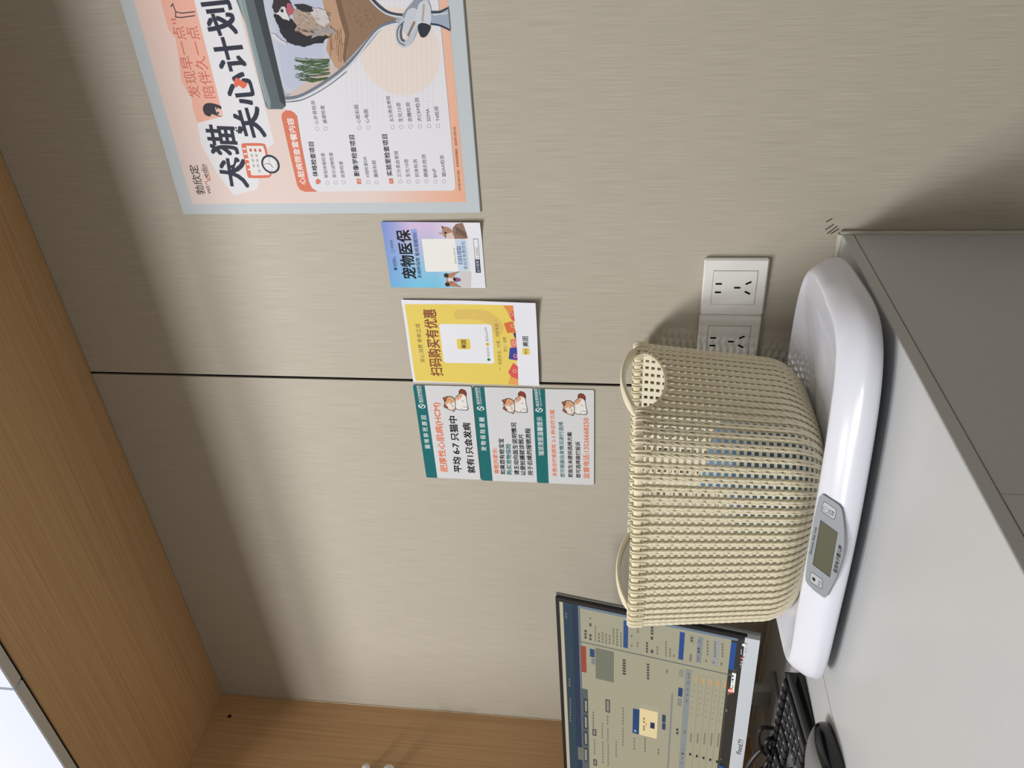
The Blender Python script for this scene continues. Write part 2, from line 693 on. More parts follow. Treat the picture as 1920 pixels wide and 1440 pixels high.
px0, px1, pz0, pz1 = 0.2045, 0.66, 0.2065 + DZ, 0.6455 + DZ
po = empty('poster', ((px0 + px1) / 2, 0, pz0), 'large pink and white pet heart check poster with an hourglass and a spaniel', 'poster')
MB().box((px0, -0.0032, pz0), (px1, -0.0002, pz1), 0.001, 2).build('acrylic_sleeve', mat('pale_clear_sleeve', (190, 198, 204), 0.55, spec=0.25), po)
yo = -0.0033
P = Print(((px0 + px1) / 2, yo, (pz0 + pz1) / 2), X3, Z3)
cx_, cz_ = (px0 + px1) / 2, (pz0 + pz1) / 2
ix0, ix1, iz0, iz1 = 0.2205 - cx_, 0.644 - cx_, 0.2260 + DZ - cz_, 0.6265 + DZ - cz_


def poster_bg(u, v):
    c = mixc((236, 218, 212), (243, 203, 190), max(0, v - 0.55) * 1.6 * u)
    c = mixc(c, (246, 176, 140), max(0, 0.32 - v) * 2.6 * (1 - 0.55 * u))
    return c


P.grad((ix0, iz0), (ix1, iz1), poster_bg, 20, 20)
Z1 = (220, 0, 0.36458)
Z2 = (340, 200, 0.15625)
Z3_ = (560, 180, 0.17708)
Z4 = (460, 0, 0.20833)
P.frame(*Z1)
# salmon banner, white title banner
P.poly([(228, 28), (215, -60), (380, -60), (395, 0), (545, 598), (412, 632), (388, 560), (381, 500), (330, 420), (318, 320), (300, 200), (262, 150)], (242, 184, 166))
P.poly([(412, 632), (545, 598), (380, -60), (600, -90), (640, 110), (700, 330), (808, 735), (740, 790), (722, 972), (600, 1005), (520, 900), (430, 740)], (236, 236, 243))
# small spaniel head and tail drawn beside the banner
P.frame(*Z2)
P.curve([(262, 0), (262, 50), (290, 100), (345, 118), (362, 90), (400, 100), (480, 120), (460, 60), (480, 0), (380, -40), (300, -40)], (52, 52, 62))
P.curve([(405, 10), (430, 85), (465, 112), (500, 100), (478, 40), (440, 15)], (240, 200, 190))
P.circ((440, 75), 0.0016, (52, 52, 62)).circ((425, 20), 0.0012, (52, 52, 62), same=True)
P.frame(*Z1)
P.text('发现早一点', (402, 505), (309, 135), (214, 112, 98))
P.text('陪伴久一点', (478, 505), (378, 135), (214, 112, 98), same=True)
P.line([(275, 35), (285, 20), (300, 60), (300, 88), (330, 90), (400, 80)], 0.0012, NAVY)
P.line([(300, 60), (330, 68), (400, 60)], 0.0012, NAVY, same=True)
P.line([(275, 102), (300, 100)], 0.0016, (226, 110, 90)).line([(285, 122), (300, 118)], 0.0016, (226, 110, 90), same=True)
P.text('勃欣定', (432, 1000), (388, 848), (40, 36, 44), bold=0.006)
P.frame(*Z2)
P.text('vet', (338, 1045), (312, 948), (40, 36, 44))
P.line([(318, 938), (296, 925), (290, 900), (318, 895), (326, 878), (300, 860), (300, 842), (338, 872), (345, 890), (344, 860), (300, 704)], 0.0007, (196, 60, 60))
P.text('edin', (294, 842), (258, 692), (40, 36, 44))
P.frame(*Z1)
P.text('犬', (610, 962), (585, 812), NAVY, bold=0.028, hk=0.98).text('猫', (556, 800), (524, 642), NAVY, bold=0.028, hk=1.0)
P.text('关心计划', (700, 712), (502, 5), NAVY, bold=0.028, hk=0.95)
P.curve([(600, 425), (612, 400), (640, 415), (668, 430), (650, 455), (625, 440), (612, 450)], (236, 112, 84))
P.frame(*Z2)
P.circ((705, 260), 0.0030, NAVY)
for q in ((655, 255), (665, 290), (688, 312), (715, 312)):
    P.circ(q, 0.0013, NAVY, same=True)
P.curve([(570, 720), (590, 705), (625, 690), (635, 640), (640, 612), (670, 612), (698, 640), (690, 665), (662, 670), (640, 730), (625, 762), (600, 765), (600, 738)], NAVY)
# calendar and clock
P.curve([(722, 470), (735, 445), (780, 438), (970, 442), (1015, 480), (1045, 640), (1080, 800), (1060, 845), (1000, 855), (830, 855), (795, 830), (770, 700)], (226, 122, 96), n=4)
P.poly([(778, 470), (980, 470), (1000, 520), (1035, 700), (1060, 820), (855, 825), (838, 815), (820, 700)], (240, 238, 240))
for k in range(5):
    P.line([(735 + 16 * k, 505 + 62 * k), (775 + 16 * k, 505 + 62 * k)], 0.0024, (240, 236, 238), same=k > 0)
for a, b_, c_ in ((832, 520, 1), (888, 522, 1), (944, 524, 1), (848, 585, 0), (904, 585, 0), (858, 645, 0), (912, 645, 0), (870, 708, 0), (920, 708, 0), (938, 770, 0)):
    P.rect((a - 18, b_ - 18), (a + 18, b_ + 18), (206, 104, 88) if c_ else (190, 190, 196), r=0.0006, same=b_ != 520)
P.circ((1070, 690), 0.0130, (40, 46, 66), n=36)
P.circ((1070, 690), 0.0103, (238, 240, 245), n=36)
P.line([(1010, 680), (1070, 690), (1105, 732)], 0.0008, NAVY).line([(1070, 690), (1045, 630)], 0.0004, NAVY, same=True)
for k in range(12):
    a = k * PI / 6
    c0 = P.p((1070, 690))
    P.circ((c0[0] + .0087 * math.cos(a), c0[1] + .0087 * math.sin(a)), 0.0007 if k % 3 == 0 else 0.0004, NAVY, px=False, same=k > 0, n=8)
P.frame(*Z1)
# pale check-list panel
P.poly([(985, 985), (1722, 980), (1736, 972), (1740, 955), (1660, 90), (1650, 0), (1641, -120), (700, -120), (860, 560), (925, 595)], (236, 236, 244))
P.circ((1450, 270), 0.052, (241, 228, 220), n=40)
for k in range(26):
    yv = 600 - k * 26
    P.line([(1180 + 4 * k / 2, yv), (1690 - k * 1.5, yv)], 0.00025, (229, 230, 240), same=k > 0)
for k in range(18):
    P.line([(1185 + 26 * k, 620), (1165 + 26 * k, 0)], 0.00025, (229, 230, 240), same=True)
P.poly([(845, 605), (848, 582), (866, 568), (892, 568), (912, 580), (925, 600), (940, 700), (985, 930), (1000, 965), (1030, 985), (965, 986), (940, 975), (925, 950), (880, 760)], CORAL)
P.text('心脏病筛查套餐内容', (955, 948), (888, 606), (250, 246, 244), bold=0.02)
P.frame(*Z3_)
heads = [('体格检查项目', (180, 852), (130, 485)), ('影像学检查项目', (618, 850), (560, 412)), ('实验室检查项目', (965, 845), (908, 405))]
for k, (s, a, b_) in enumerate(heads):
    P.text(s, a, b_, (40, 44, 62), bold=0.02, same=k > 0)
items = [('常规体格检查', (296, 868), (252, 600), (307, 917)), ('耳分泌物检查', (382, 866), (338, 595), (393, 915)),
         ('皮肤检查', (472, 866), (444, 688), (478, 912)), ('心杂音检测', (190, 298), (150, 50), (198, 347)),
         ('粪便检查', (283, 290), (247, 98), (288, 345)), ('X线检查DR', (733, 865), (697, 640), (738, 912)),
         ('腹部彩超', (822, 862), (794, 680), (828, 912)), ('心脏彩超', (637, 290), (607, 90), (645, 336)),
         ('心电图', (728, 287), (711, 140), (738, 334)), ('三分类血常规', (1068, 858), (1030, 580), (1076, 905)),
         ('生化10项', (1160, 858), (1137, 668), (1166, 905)), ('抗体检测', (1256, 858), (1232, 672), (1260, 905)),
         ('胰腺炎检测', (1350, 858), (1322, 620), (1354, 903)), ('BNP', (1448, 860), (1434, 768), (1450, 903)),
         ('猫SAA检测', (1540, 855), (1515, 630), (1540, 903)), ('五分类血常规', (988, 275), (944, 0), (995, 328)),
         ('生化15项', (1083, 275), (1056, 70), (1087, 325)), ('血糖检测', (1180, 272), (1155, 70), (1185, 322)),
         ('犬CRP检测', (1283, 272), (1250, 20), (1285, 320)), ('SDMA', (1380, 268), (1362, 133), (1381, 318)),
         ('T4检测', (1475, 265), (1455, 112), (1476, 316))]
for k, (s, a, b_, c_) in enumerate(items):
    P.text(s, a, b_, (92, 94, 108), same=k > 0)
    P.ring(c_, 0.0026, 0.0003, (130, 132, 146), same=True)
P.curve([(182, 905), (190, 880), (215, 880), (236, 905), (215, 930), (190, 930)], (226, 130, 110))
P.rect((612, 875), (664, 930), (226, 130, 110)).rect((955, 872), (1005, 926), (226, 130, 110))
P.line([(625, 905), (640, 885), (655, 915)], 0.0006, (245, 235, 232)).line([(965, 900), (985, 900), (985, 885), (985, 915)], 0.0006, (245, 235, 232))
P.text('CN-PET-0019-2024    本资料有效期至：2025年12月31日', (1705, 1003), (1648, 330), (120, 84, 76))
# hourglass with a dog inside
P.frame(*Z1)
P.poly([(740, -60), (740, 0), (860, 480), (868, 520), (930, 508), (1000, 478), (1090, 425), (1170, 360), (1230, 300), (1290, 235), (1345, 165), (1385, 130), (1430, 118), (1480, 118), (1500, 90), (1480, 72), (1420, 66), (1380, 48), (1330, 10), (1270, -60)], (176, 182, 196))
P.poly([(745, -60), (752, 20), (850, 440), (868, 480), (930, 475), (1010, 440), (1100, 375), (1180, 310), (1250, 235), (1320, 155), (1370, 118), (1440, 100), (1380, 80), (1320, 30), (1270, -20), (1240, -60)], (204, 210, 226))
P.poly([(800, 60), (858, 430), (900, 458), (1000, 430), (1060, 380), (1060, 220), (1050, -60), (770, -60)], (196, 204, 226))
P.poly([(900, 470), (1070, 352), (1170, 300), (1180, 345), (1080, 425), (1000, 470), (880, 500)], (214, 196, 190))
# sand
P.poly([(1130, -60), (1262, -60), (1318, 20), (1382, 75), (1445, 98), (1372, 118), (1320, 158), (1250, 238), (1172, 322), (1130, 340), (1185, 240)], (150, 122, 98))
P.poly([(1040, -60), (1130, -60), (1150, 40), (1190, 160), (1185, 260), (1172, 322), (1150, 360), (1120, 345), (1075, 255), (1090, 150)], (196, 160, 132))
P.poly([(1110, -60), (1135, -60), (1165, 60), (1195, 170), (1172, 330), (1160, 300), (1172, 180), (1140, 70)], (128, 100, 80))
rg = random.Random(3)
for k in range(150):
    x = 1180 + rg.random() * 150
    hw = (1400 - x) * 0.62
    y = 100 + (rg.random() - 0.55) * hw * 1.5
    P.circ((x, y), 0.0006, (128, 102, 80) if k % 2 else (176, 148, 122), n=5, same=k > 0)
for k in range(22):
    x = 1085 + rg.random() * 80
    P.line([(x, 150 + rg.random() * 180), (x + 8, 130 + rg.random() * 150)], 0.0005, (170, 130, 104), same=k > 0)
# grass
for k in range(60):
    by = 300 + rg.random() * 110
    P.line([(1075 + 22 * rg.random(), by), (1000 + 30 * rg.random(), by + rg.random() * 20), (910 + 90 * rg.random(), by - 25 + rg.random() * 50)], 0.0006, rg.choice([(74, 104, 60), (96, 124, 76), (54, 80, 48)]), same=k > 0)
# glass walls and highlights
P.line([(866, 505), (930, 495), (1000, 462), (1090, 405), (1175, 338), (1245, 265), (1310, 182), (1360, 132), (1430, 110)], 0.0032, (118, 126, 142), smooth=True)
P.line([(870, 518), (930, 508), (1000, 478), (1090, 424), (1175, 358), (1240, 285), (1300, 205), (1352, 150), (1420, 124), (1470, 122)], 0.0020, (222, 228, 238), smooth=True)
P.line([(866, 524), (940, 516), (1010, 486), (1095, 434), (1180, 368)], 0.0010, (96, 104, 118), smooth=True)
P.line([(1280, -40), (1335, 20), (1385, 60), (1430, 74), (1490, 80)], 0.0032, (66, 74, 92), smooth=True)
P.line([(1270, -40), (1325, 24), (1378, 66), (1430, 82), (1480, 88)], 0.0018, (214, 222, 234), smooth=True)
# cap
P.poly([(590, -60), (740, -60), (760, 60), (862, 505), (866, 545), (850, 560), (775, 560), (765, 545), (720, 370), (660, 120)], (96, 108, 114))
P.poly([(600, -60), (645, -60), (700, 180), (760, 420), (790, 520), (790, 556), (775, 556), (720, 370), (660, 120)], (142, 160, 164))
P.poly([(690, -60), (740, -60), (760, 60), (862, 505), (866, 545), (838, 520), (820, 440), (720, 60)], (60, 68, 74))
P.line([(620, -50), (700, 260), (765, 520)], 0.0010, (176, 190, 194), smooth=True)
# knot in the glass neck
P.line([(1480, 95), (1500, 60), (1545, 5), (1560, -40)], 0.0085, (150, 160, 176), smooth=True)
P.line([(1480, 95), (1450, 150), (1450, 205), (1475, 228), (1510, 200), (1540, 120), (1580, 60), (1590, -40)], 0.0070, (196, 204, 216), smooth=True)
P.line([(1470, 120), (1458, 160), (1462, 200), (1478, 212)], 0.0022, (90, 98, 112), smooth=True)
P.curve([(1490, 60), (1530, 40), (1560, 80), (1530, 150), (1500, 180), (1470, 150)], (208, 214, 226))
P.curve([(1540, 60), (1560, 10), (1600, 10), (1615, 60), (1612, 120), (1585, 170), (1555, 180), (1540, 130)], (214, 220, 232))
P.curve([(1545, 140), (1560, 118), (1595, 122), (1612, 140), (1590, 185), (1562, 188)], (48, 54, 66))
P.line([(1495, 185), (1530, 110)], 0.0028, (150, 128, 108), smooth=True).line([(1570, 110), (1578, 20)], 0.0026, (190, 176, 162))
P.line([(1480, 232), (1452, 216), (1440, 180), (1448, 140), (1476, 110)], 0.0011, (70, 78, 92), smooth=True)
P.poly([(1615, 65), (1660, 60), (1708, 38), (1720, 158), (1665, 130), (1615, 120)], (168, 180, 200))
P.line([(1612, 122), (1660, 130), (1716, 156)], 0.0022, (52, 62, 80), smooth=True).line([(1614, 62), (1660, 62), (1706, 40)], 0.0022, (52, 62, 80))
P.line([(1625, 76), (1700, 66)], 0.0012, (226, 232, 242), smooth=True)
# spaniel
P.frame(*Z4)


def fur(pts, c, amp=5, n=4):
    out = []
    for i in range(len(pts)):
        a, b_ = pts[i], pts[(i + 1) % len(pts)]
        for k in range(n):
            t = k / n
            out.append((a[0] + (b_[0] - a[0]) * t + rg.uniform(-amp, amp), a[1] + (b_[1] - a[1]) * t + rg.uniform(-amp, amp)))
    P.poly(out, c)


fur([(235, 300), (262, 300), (320, 350), (380, 395), (370, 405), (300, 375), (245, 335)], (224, 222, 228), 4)
fur([(300, 235), (320, 200), (440, 200), (560, 290), (690, 300), (760, 330), (700, 372), (620, 395), (540, 418), (450, 405), (380, 375), (330, 310)], (44, 44, 52), 5)
fur([(430, 90), (540, 60), (600, 80), (640, 150), (740, 240), (800, 290), (700, 325), (560, 318), (450, 280), (440, 180)], (182, 160, 144), 6)
fur([(560, 60), (640, 70), (730, 90), (765, 200), (700, 240), (640, 200), (600, 130)], (214, 208, 210), 6)
fur([(440, 40), (520, 35), (600, 60), (620, 100), (560, 110), (480, 85)], (50, 48, 56), 5)
fur([(620, 240), (760, 235), (830, 290), (820, 312), (740, 290), (600, 340)], (168, 160, 160), 5)
fur([(600, 370), (680, 350), (730, 335), (700, 385), (650, 392)], (36, 36, 44), 4)
fur([(245, 60), (260, -20), (320, -20), (400, 0), (420, 50), (400, 110), (330, 150), (275, 140)], (56, 50, 54), 4)
fur([(258, 130), (280, 115), (360, 160), (420, 170), (470, 230), (440, 270), (370, 260), (310, 240), (275, 190)], (38, 38, 46), 5)
fur([(262, 118), (300, 110), (330, 60), (360, 55), (375, 100), (400, 160), (400, 185), (350, 170), (300, 130)], (228, 224, 228), 4)
P.curve([(318, 95), (335, 78), (348, 95), (340, 112)], (30, 30, 38))
fur([(378, 25), (410, 30), (438, 90), (425, 130), (400, 140), (375, 90)], (190, 96, 112), 3)
for k in range(90):
    x, y = 440 + rg.random() * 300, 100 + rg.random() * 190
    if y < 60 + (x - 440) * 0.9 + 140:
        P.line([(x, y), (x + rg.uniform(10, 40), y + rg.uniform(-6, 24))], 0.0005, rg.choice([(206, 190, 176), (150, 130, 118), (226, 220, 218)]), same=k > 0)
for k in range(40):
    x, y = 320 + rg.random() * 300, 250 + rg.random() * 130
    if y < 250 + (x - 320) * 0.5:
        P.line([(x, y), (x + 30, y + rg.uniform(0, 20))], 0.0005, (66, 66, 76), same=k > 0)
# keep the artwork inside the sheet
lim = [(ix0, 1), (ix1, -1)]
P.V = [(min(max(a, ix0), ix1), min(max(b_, iz0), iz1), d) for a, b_, d in P.V]
P.build('printed_sheet', M_print, po)

# ------------------------------------------------------------------ small blue pet insurance card
ZB = (700, 400, 0.114583)
e = empty('poster_card', (0.1399, 0, 0.2798 - 0.071 + DZ), 'small blue and lilac pet insurance flyer with a cat and a dog', 'flyer')
e.name = 'flyer'
P = Print((0.1399, -0.0006, 0.2798 + DZ), (1, 0, -0.0023), Z3).frame(*ZB)
hw, hh = 0.0518, 0.0712


def blue_bg(u, v):
    c = mixc((120, 206, 240), (216, 196, 232), u * 1.1)
    c = mixc((240, 242, 250), c, (v - 0.12) * 2.6)
    return mixc(c, (112, 148, 226), max(0, v - 0.72) * 3.2 * (0.45 + 0.55 * u))


P.grad((-hw, -hh), (hw, hh), blue_bg, 12, 14)
INK = (16, 18, 30)
P.poly([(1500, 124), (1752, 124), (1842, 1222), (1595, 1222), (1590, 900)], (238, 240, 248))
P.text('宠物医保', (600, 1070), (478, 262), INK, bold=0.03, hk=1.15)
P.poly([(612, 255), (708, 245), (740, 520), (660, 540)], (150, 172, 230))
P.text('多病种保障 看病报销70%', (765, 1058), (675, 300), (34, 48, 110), bold=0.01)
P.circ((365, 905), 0.0026, (40, 84, 150)).text('瑞派集团', (345, 868), (330, 735), (40, 60, 110), same=True)
P.text('RINGPAI', (375, 860), (350, 705), (40, 60, 110), same=True)
P.ring((325, 613), 0.0028, 0.0009, (40, 150, 210), same=True).text('蚂蚁保', (308, 568), (292, 432), (50, 64, 100), same=True)
P.poly([(790, 418), (1330, 412), (1525, 428), (1605, 945), (870, 955), (855, 930)], (246, 246, 244))
P.poly([(1335, 420), (1520, 430), (1590, 935), (1395, 940)], (206, 224, 244))
P.text('扫码领取', (1430, 838), (1398, 530), (40, 60, 150), bold=0.012)
P.text('享30天免费体验', (1515, 915), (1468, 455), (60, 66, 110), same=True)
P.text('保险责任以保单为准', (1352, 825), (1322, 560), (120, 120, 110), same=True)
P.poly([(1635, 412), (1715, 412), (1762, 972), (1680, 972)], (40, 46, 80))
P.poly([(1641, 420), (1709, 420), (1737, 752), (1670, 754)], (244, 244, 250))
P.text('支付宝搜', (1722, 962), (1702, 775), (235, 238, 250)).text('宠物医保', (1702, 690), (1690, 552), (40, 40, 60), same=True)
P.ring((1702, 725), 0.0012, 0.0004, (60, 60, 90), same=True)
# cat
fur([(1300, 230), (1360, 155), (1470, 130), (1545, 380), (1548, 410), (1340, 415), (1305, 340)], (150, 120, 104), 4)
fur([(1120, 195), (1150, 205), (1210, 208), (1270, 240), (1310, 300), (1330, 410), (1180, 400), (1140, 350), (1130, 270)], (176, 138, 118), 4)
P.poly([(1112, 190), (1165, 215), (1135, 262)], (110, 84, 76)).poly([(1052, 318), (1130, 300), (1120, 350)], (206, 160, 150))
fur([(1200, 330), (1290, 300), (1340, 415), (1190, 405)], (226, 204, 196), 4)
for k in range(9):
    P.line([(1345 + 20 * k, 200 + 12 * k), (1370 + 18 * k, 260 + 14 * k), (1350 + 20 * k, 330 + 8 * k)], 0.0008, (84, 64, 58), same=k > 0)
P.circ((1183, 312), 0.0016, (30, 24, 26)).circ((1178, 370), 0.0008, (60, 40, 40), same=True)
# dog
fur([(1430, 945), (1590, 950), (1605, 1000), (1590, 1215), (1440, 1212), (1410, 1100)], (218, 212, 214), 4)
fur([(1220, 985), (1400, 950), (1430, 945), (1330, 1010), (1300, 1070), (1330, 1130), (1450, 1210), (1220, 1190), (1200, 1100)], (186, 134, 106), 4)
fur([(1215, 1060), (1300, 1030), (1330, 1110), (1230, 1110)], (232, 222, 220), 4)
P.circ((1195, 1015), 0.0036, (58, 44, 42)).circ((1215, 1160), 0.0036, (58, 44, 42), same=True)
P.curve([(1305, 1065), (1335, 1045), (1430, 1070), (1425, 1105), (1340, 1120)], (150, 96, 128)).circ((1330, 1078), 0.0023, (26, 22, 30)).circ((1280, 1048), 0.0009, (30, 24, 26)).circ((1285, 1125), 0.0009, (30, 24, 26), same=True)
P.V = [(min(max(a, -hw), hw), min(max(b_, -hh), hh), d) for a, b_, d in P.V]
P.build('printed_sheet', M_print, e, curl=lambda a, b_: 0.0004 + 0.0042 * max(0, a / hw) ** 3 * max(0, (0.6 - b_ / hh) / 1.6) + 0.0015 * max(0, a / hw) ** 4, cell=0.006)

# ------------------------------------------------------------------ yellow scan-to-pay sheet
ZY = (740, 550, 0.145833)
e = empty('flyer', (-0.0057, 0, 0.2371 - 0.101 + DZ), 'yellow and white sheet with shopping bags along its lower edge', 'flyer')
P = Print((-0.0057, -0.0008, 0.2371 + DZ), (1, 0, -0.0032), Z3).frame(*ZY)
hw, hh = 0.0744, 0.1013
P.rect((-hw, -hh), (hw, hh), (238, 240, 250), px=False)
P.poly([(128, 128), (1528, 130), (1592, 1178), (270, 1122)], (238, 214, 104))
P.curve([(800, 200), (1150, 200), (1260, 250), (1350, 330), (1400, 420), (1380, 520), (1300, 520), (1200, 380), (1000, 320), (790, 320)], (228, 198, 106), n=5)
P.text('安心消费 单单立减', (365, 878), (292, 385), (110, 74, 52))
P.text('扫码购买有优惠', (548, 1060), (445, 195), (142, 78, 56), bold=0.026, hk=1.25)
P.poly([(575, 400), (590, 385), (1222, 388), (1250, 410), (1283, 880), (1268, 903), (660, 890), (632, 868)], (240, 242, 250))
c0, c1 = (812, 712), (968, 580)
P.rect(c0, c1, (238, 212, 96), r=0.003)
P.text('美团', (893, 705), (885, 590), (24, 22, 20), bold=0.02)
P.circ((1212, 850), 0.0026, (58, 140, 74)).text('微信扫码', (1208, 815), (1196, 690), (130, 132, 140), same=True)
P.rect((1172, 672), (1218, 635), (238, 212, 96), r=0.0008, same=True).text('美团App扫码', (1195, 615), (1172, 425), (130, 132, 140), same=True)
P.text('美团', (1195, 668), (1192, 640), (40, 36, 30))
P.text('欢迎关注，分享，评价本店', (1358, 915), (1310, 380), (136, 106, 70), same=True)
P.line([(1360, 985), (1356, 950)], 0.0006, (136, 106, 70), same=True).line([(1306, 345), (1303, 320)], 0.0006, (136, 106, 70), same=True)
P.text('员工：田野', (1428, 750), (1412, 560), (136, 106, 70), same=True)
# shopping bags
P.poly([(1395, 135), (1528, 132), (1540, 330), (1480, 260), (1440, 190)], (232, 150, 82))
P.poly([(1460, 240), (1533, 200), (1545, 350), (1510, 330)], (222, 98, 76))
P.poly([(1405, 375), (1520, 345), (1560, 500), (1448, 505)], (226, 118, 68))
P.poly([(1525, 510), (1558, 500), (1562, 580), (1545, 570)], (50, 56, 120))
P.poly([(1485, 595), (1563, 580), (1570, 700), (1500, 690)], (232, 130, 110))
P.poly([(1480, 700), (1572, 690), (1582, 855), (1468, 840)], (58, 74, 158))
P.poly([(1528, 770), (1576, 760), (1582, 855), (1530, 848)], (128, 58, 150))
P.poly([(1462, 1005), (1525, 890), (1586, 930), (1590, 1095), (1500, 1060)], (226, 94, 88))
P.poly([(1465, 1160), (1490, 1060), (1592, 1100), (1592, 1176)], (236, 172, 96))
for q in ((1500, 250), (1520, 410), (1535, 640), (1555, 800), (1545, 990)):
    P.ring(q, 0.0030, 0.0006, (246, 226, 214), same=q[0] != 1500)
P.rect((1645, 778), (1735, 700), (238, 212, 96), r=0.002).text('美团', (1692, 772), (1688, 708), (30, 28, 26))
P.text('美团', (1685, 680), (1678, 548), (30, 30, 34), bold=0.012)


def ycurl(a, b_):
    u, v = a / hw, b_ / hh
    return 0.0010 + 0.0055 * max(0, u) ** 2 * (0.45 - 0.35 * v) + 0.0010 * math.sin(b_ * 24) ** 2 * max(0, u) + 0.006 * max(0, -v - 0.35) ** 2 + 0.0008 * math.sin(a * 50 + b_ * 30)


P.build('printed_sheet', M_print, e, curl=ycurl, smooth=True, cell=0.0052)

# ------------------------------------------------------------------ three laminated teal and white notice cards
ZK = (760, 710, 0.192708)
TEAL = (24, 112, 116)
BLK = (18, 18, 20)
OR = (236, 120, 70)
WH = (240, 242, 242)


def cartoon_cat(P, ox, oy):
    """plain sitting cat, drawn with the picture offset of its own card"""
    q = lambda pts: [(a + ox, b_ + oy) for a, b_ in pts]
    LN = (48, 30, 28)
    P.curve(q([(520, 120), (545, 100), (580, 112), (596, 140), (590, 175), (550, 165), (525, 150)]), LN)
    P.curve(q([(526, 122), (548, 106), (576, 116), (590, 142), (584, 168), (550, 158), (532, 146)]), (150, 66, 50))
    P.curve(q([(480, 200), (500, 165), (545, 140), (590, 165), (600, 220), (613, 300), (560, 308), (500, 300), (470, 250)]), LN)
    P.curve(q([(485, 202), (504, 170), (545, 146), (585, 170), (595, 222), (606, 294), (560, 302), (504, 295), (476, 250)]), (244, 242, 240))
    P.curve(q([(484, 200), (504, 172), (545, 148), (560, 160), (530, 200), (500, 212)]), (238, 190, 160))
    P.line(q([(505, 165), (520, 195)]), 0.0014, (196, 120, 90)).line(q([(525, 155), (540, 182)]), 0.0014, (196, 120, 90), same=True)
    P.curve(q([(382, 200), (400, 172), (450, 172), (485, 205), (490, 270), (478, 318), (450, 312), (400, 290), (380, 250)]), LN)
    P.curve(q([(388, 202), (404, 178), (448, 178), (478, 208), (484, 268), (472, 310), (450, 306), (404, 284), (386, 248)]), (246, 236, 226))
    P.curve(q([(388, 202), (404, 178), (448, 178), (475, 205), (470, 235), (440, 225), (420, 240), (388, 245)]), (226, 176, 136))
    P.poly(q([(360, 185), (412, 172), (395, 225), (378, 215)]), LN).poly(q([(366, 189), (406, 177), (394, 215)]), (172, 90, 66))
    P.poly(q([(368, 262), (388, 245), (420, 285), (385, 285)]), LN).poly(q([(374, 264), (388, 252), (410, 280), (388, 280)]), (172, 90, 66))
    P.circ(q([(443, 240)])[0], 0.0011, LN).circ(q([(425, 200)])[0], 0.0007, LN, same=True)
    P.line(q([(452, 262), (462, 255), (458, 268), (466, 276)]), 0.0007, LN, same=True)
    P.circ(q([(450, 222)])[0], 0.0022, (226, 150, 130)).circ(q([(462, 300)])[0], 0.0018, (226, 150, 130), same=True)
    P.line(q([(545, 285), (548, 295)]), 0.0008, LN).line(q([(560, 270), (605, 278)]), 0.0006, LN, same=True).line(q([(550, 210), (570, 225)]), 0.0006, LN, same=True)


def notice(cx, cz, w, h, label, head, logo, lines, cat):
    e = empty('notice_card', (cx, 0, cz - h / 2 + DZ), label, 'sign', 'laminated notice cards on the wall')
    P = Print((cx, -0.0022, cz + DZ), X3, Z3)
    hw, hh = w / 2, h / 2
    MB().box((cx - hw, -0.0020, cz - hh + DZ), (cx + hw, -0.0003, cz + hh + DZ), 0.0006, 1).build('backing', mat('clear_card_edge', (222, 226, 226), 0.2), e)
    P.rect((-hw, -hh), (hw, hh), (224, 226, 230), r=0.003, px=False)
    P.rect((-hw, hh - 0.0195), (hw, hh), TEAL, r=0.0028, px=False).rect((-hw, hh - 0.0195), (hw, hh - 0.006), TEAL, px=False)
    P.frame(*ZK)
    P.text(head[0], head[1], head[2], WH, bold=0.012)
    P.ring(logo[0], 0.0047, 0.0009, WH, same=True).text('S', (logo[0][0] + 1, logo[0][1] + 16), (logo[0][0] - 3, logo[0][1] - 16), WH, same=True)
    P.text('瑞派宠物医院', logo[1], logo[2], WH, same=True, bold=0.008)
    P.text('RINGPAI PET HOSPITAL', logo[3], logo[4], WH, same=True)
    P.lay()
    for s, a, b_, c_, bo in lines:
        P.text(s, a, b_, c_, bold=bo, same=True, hk=0.84)
    cartoon_cat(P, *cat)
    P.V = [(min(max(a, -hw), hw), min(max(b_, -hh), hh), d) for a, b_, d in P.V]
    P.build('printed_face', M_lam, e)
    return e


notice(-0.1815, 0.2925, 0.1925, 0.0952, 'topmost teal and white notice card, on heart disease in cats', ('猫 咪 猝 死 原 因', (218, 682), (176, 358)),
       ((162, 268), (150, 235), (122, 68), (172, 232), (148, 68)),
       [('肥厚性心肌病(HCM)', (385, 908), (302, 232), OR, 0.022), ('平均 6-7 只猫中', (512, 912), (460, 362), BLK, 0.032), ('就有1只会发病', (645, 918), (592, 428), BLK, 0.032)], (0, 0))
notice(-0.1826, 0.1953, 0.1935, 0.0960, 'middle teal and white notice card, on pet insurance', ('宠 物 保 险 提 醒', (765, 702), (742, 375)),
       ((733, 288), (712, 252), (690, 85), (738, 248), (720, 85)),
       [('尊敬的家长:', (892, 925), (866, 672), OR, 0.022), ('如果您有给宝宝', (950, 932), (930, 582), BLK, 0.03), ('购买宠物保险', (1012, 935), (1000, 632), TEAL, 0.026),
        ('请主动向医生说明情况', (1085, 938), (1052, 425), BLK, 0.03), ('以便拍摄就诊照片', (1148, 940), (1122, 538), BLK, 0.03), ('用于后续的报销流程', (1218, 942), (1190, 482), BLK, 0.03)], (577, 22))
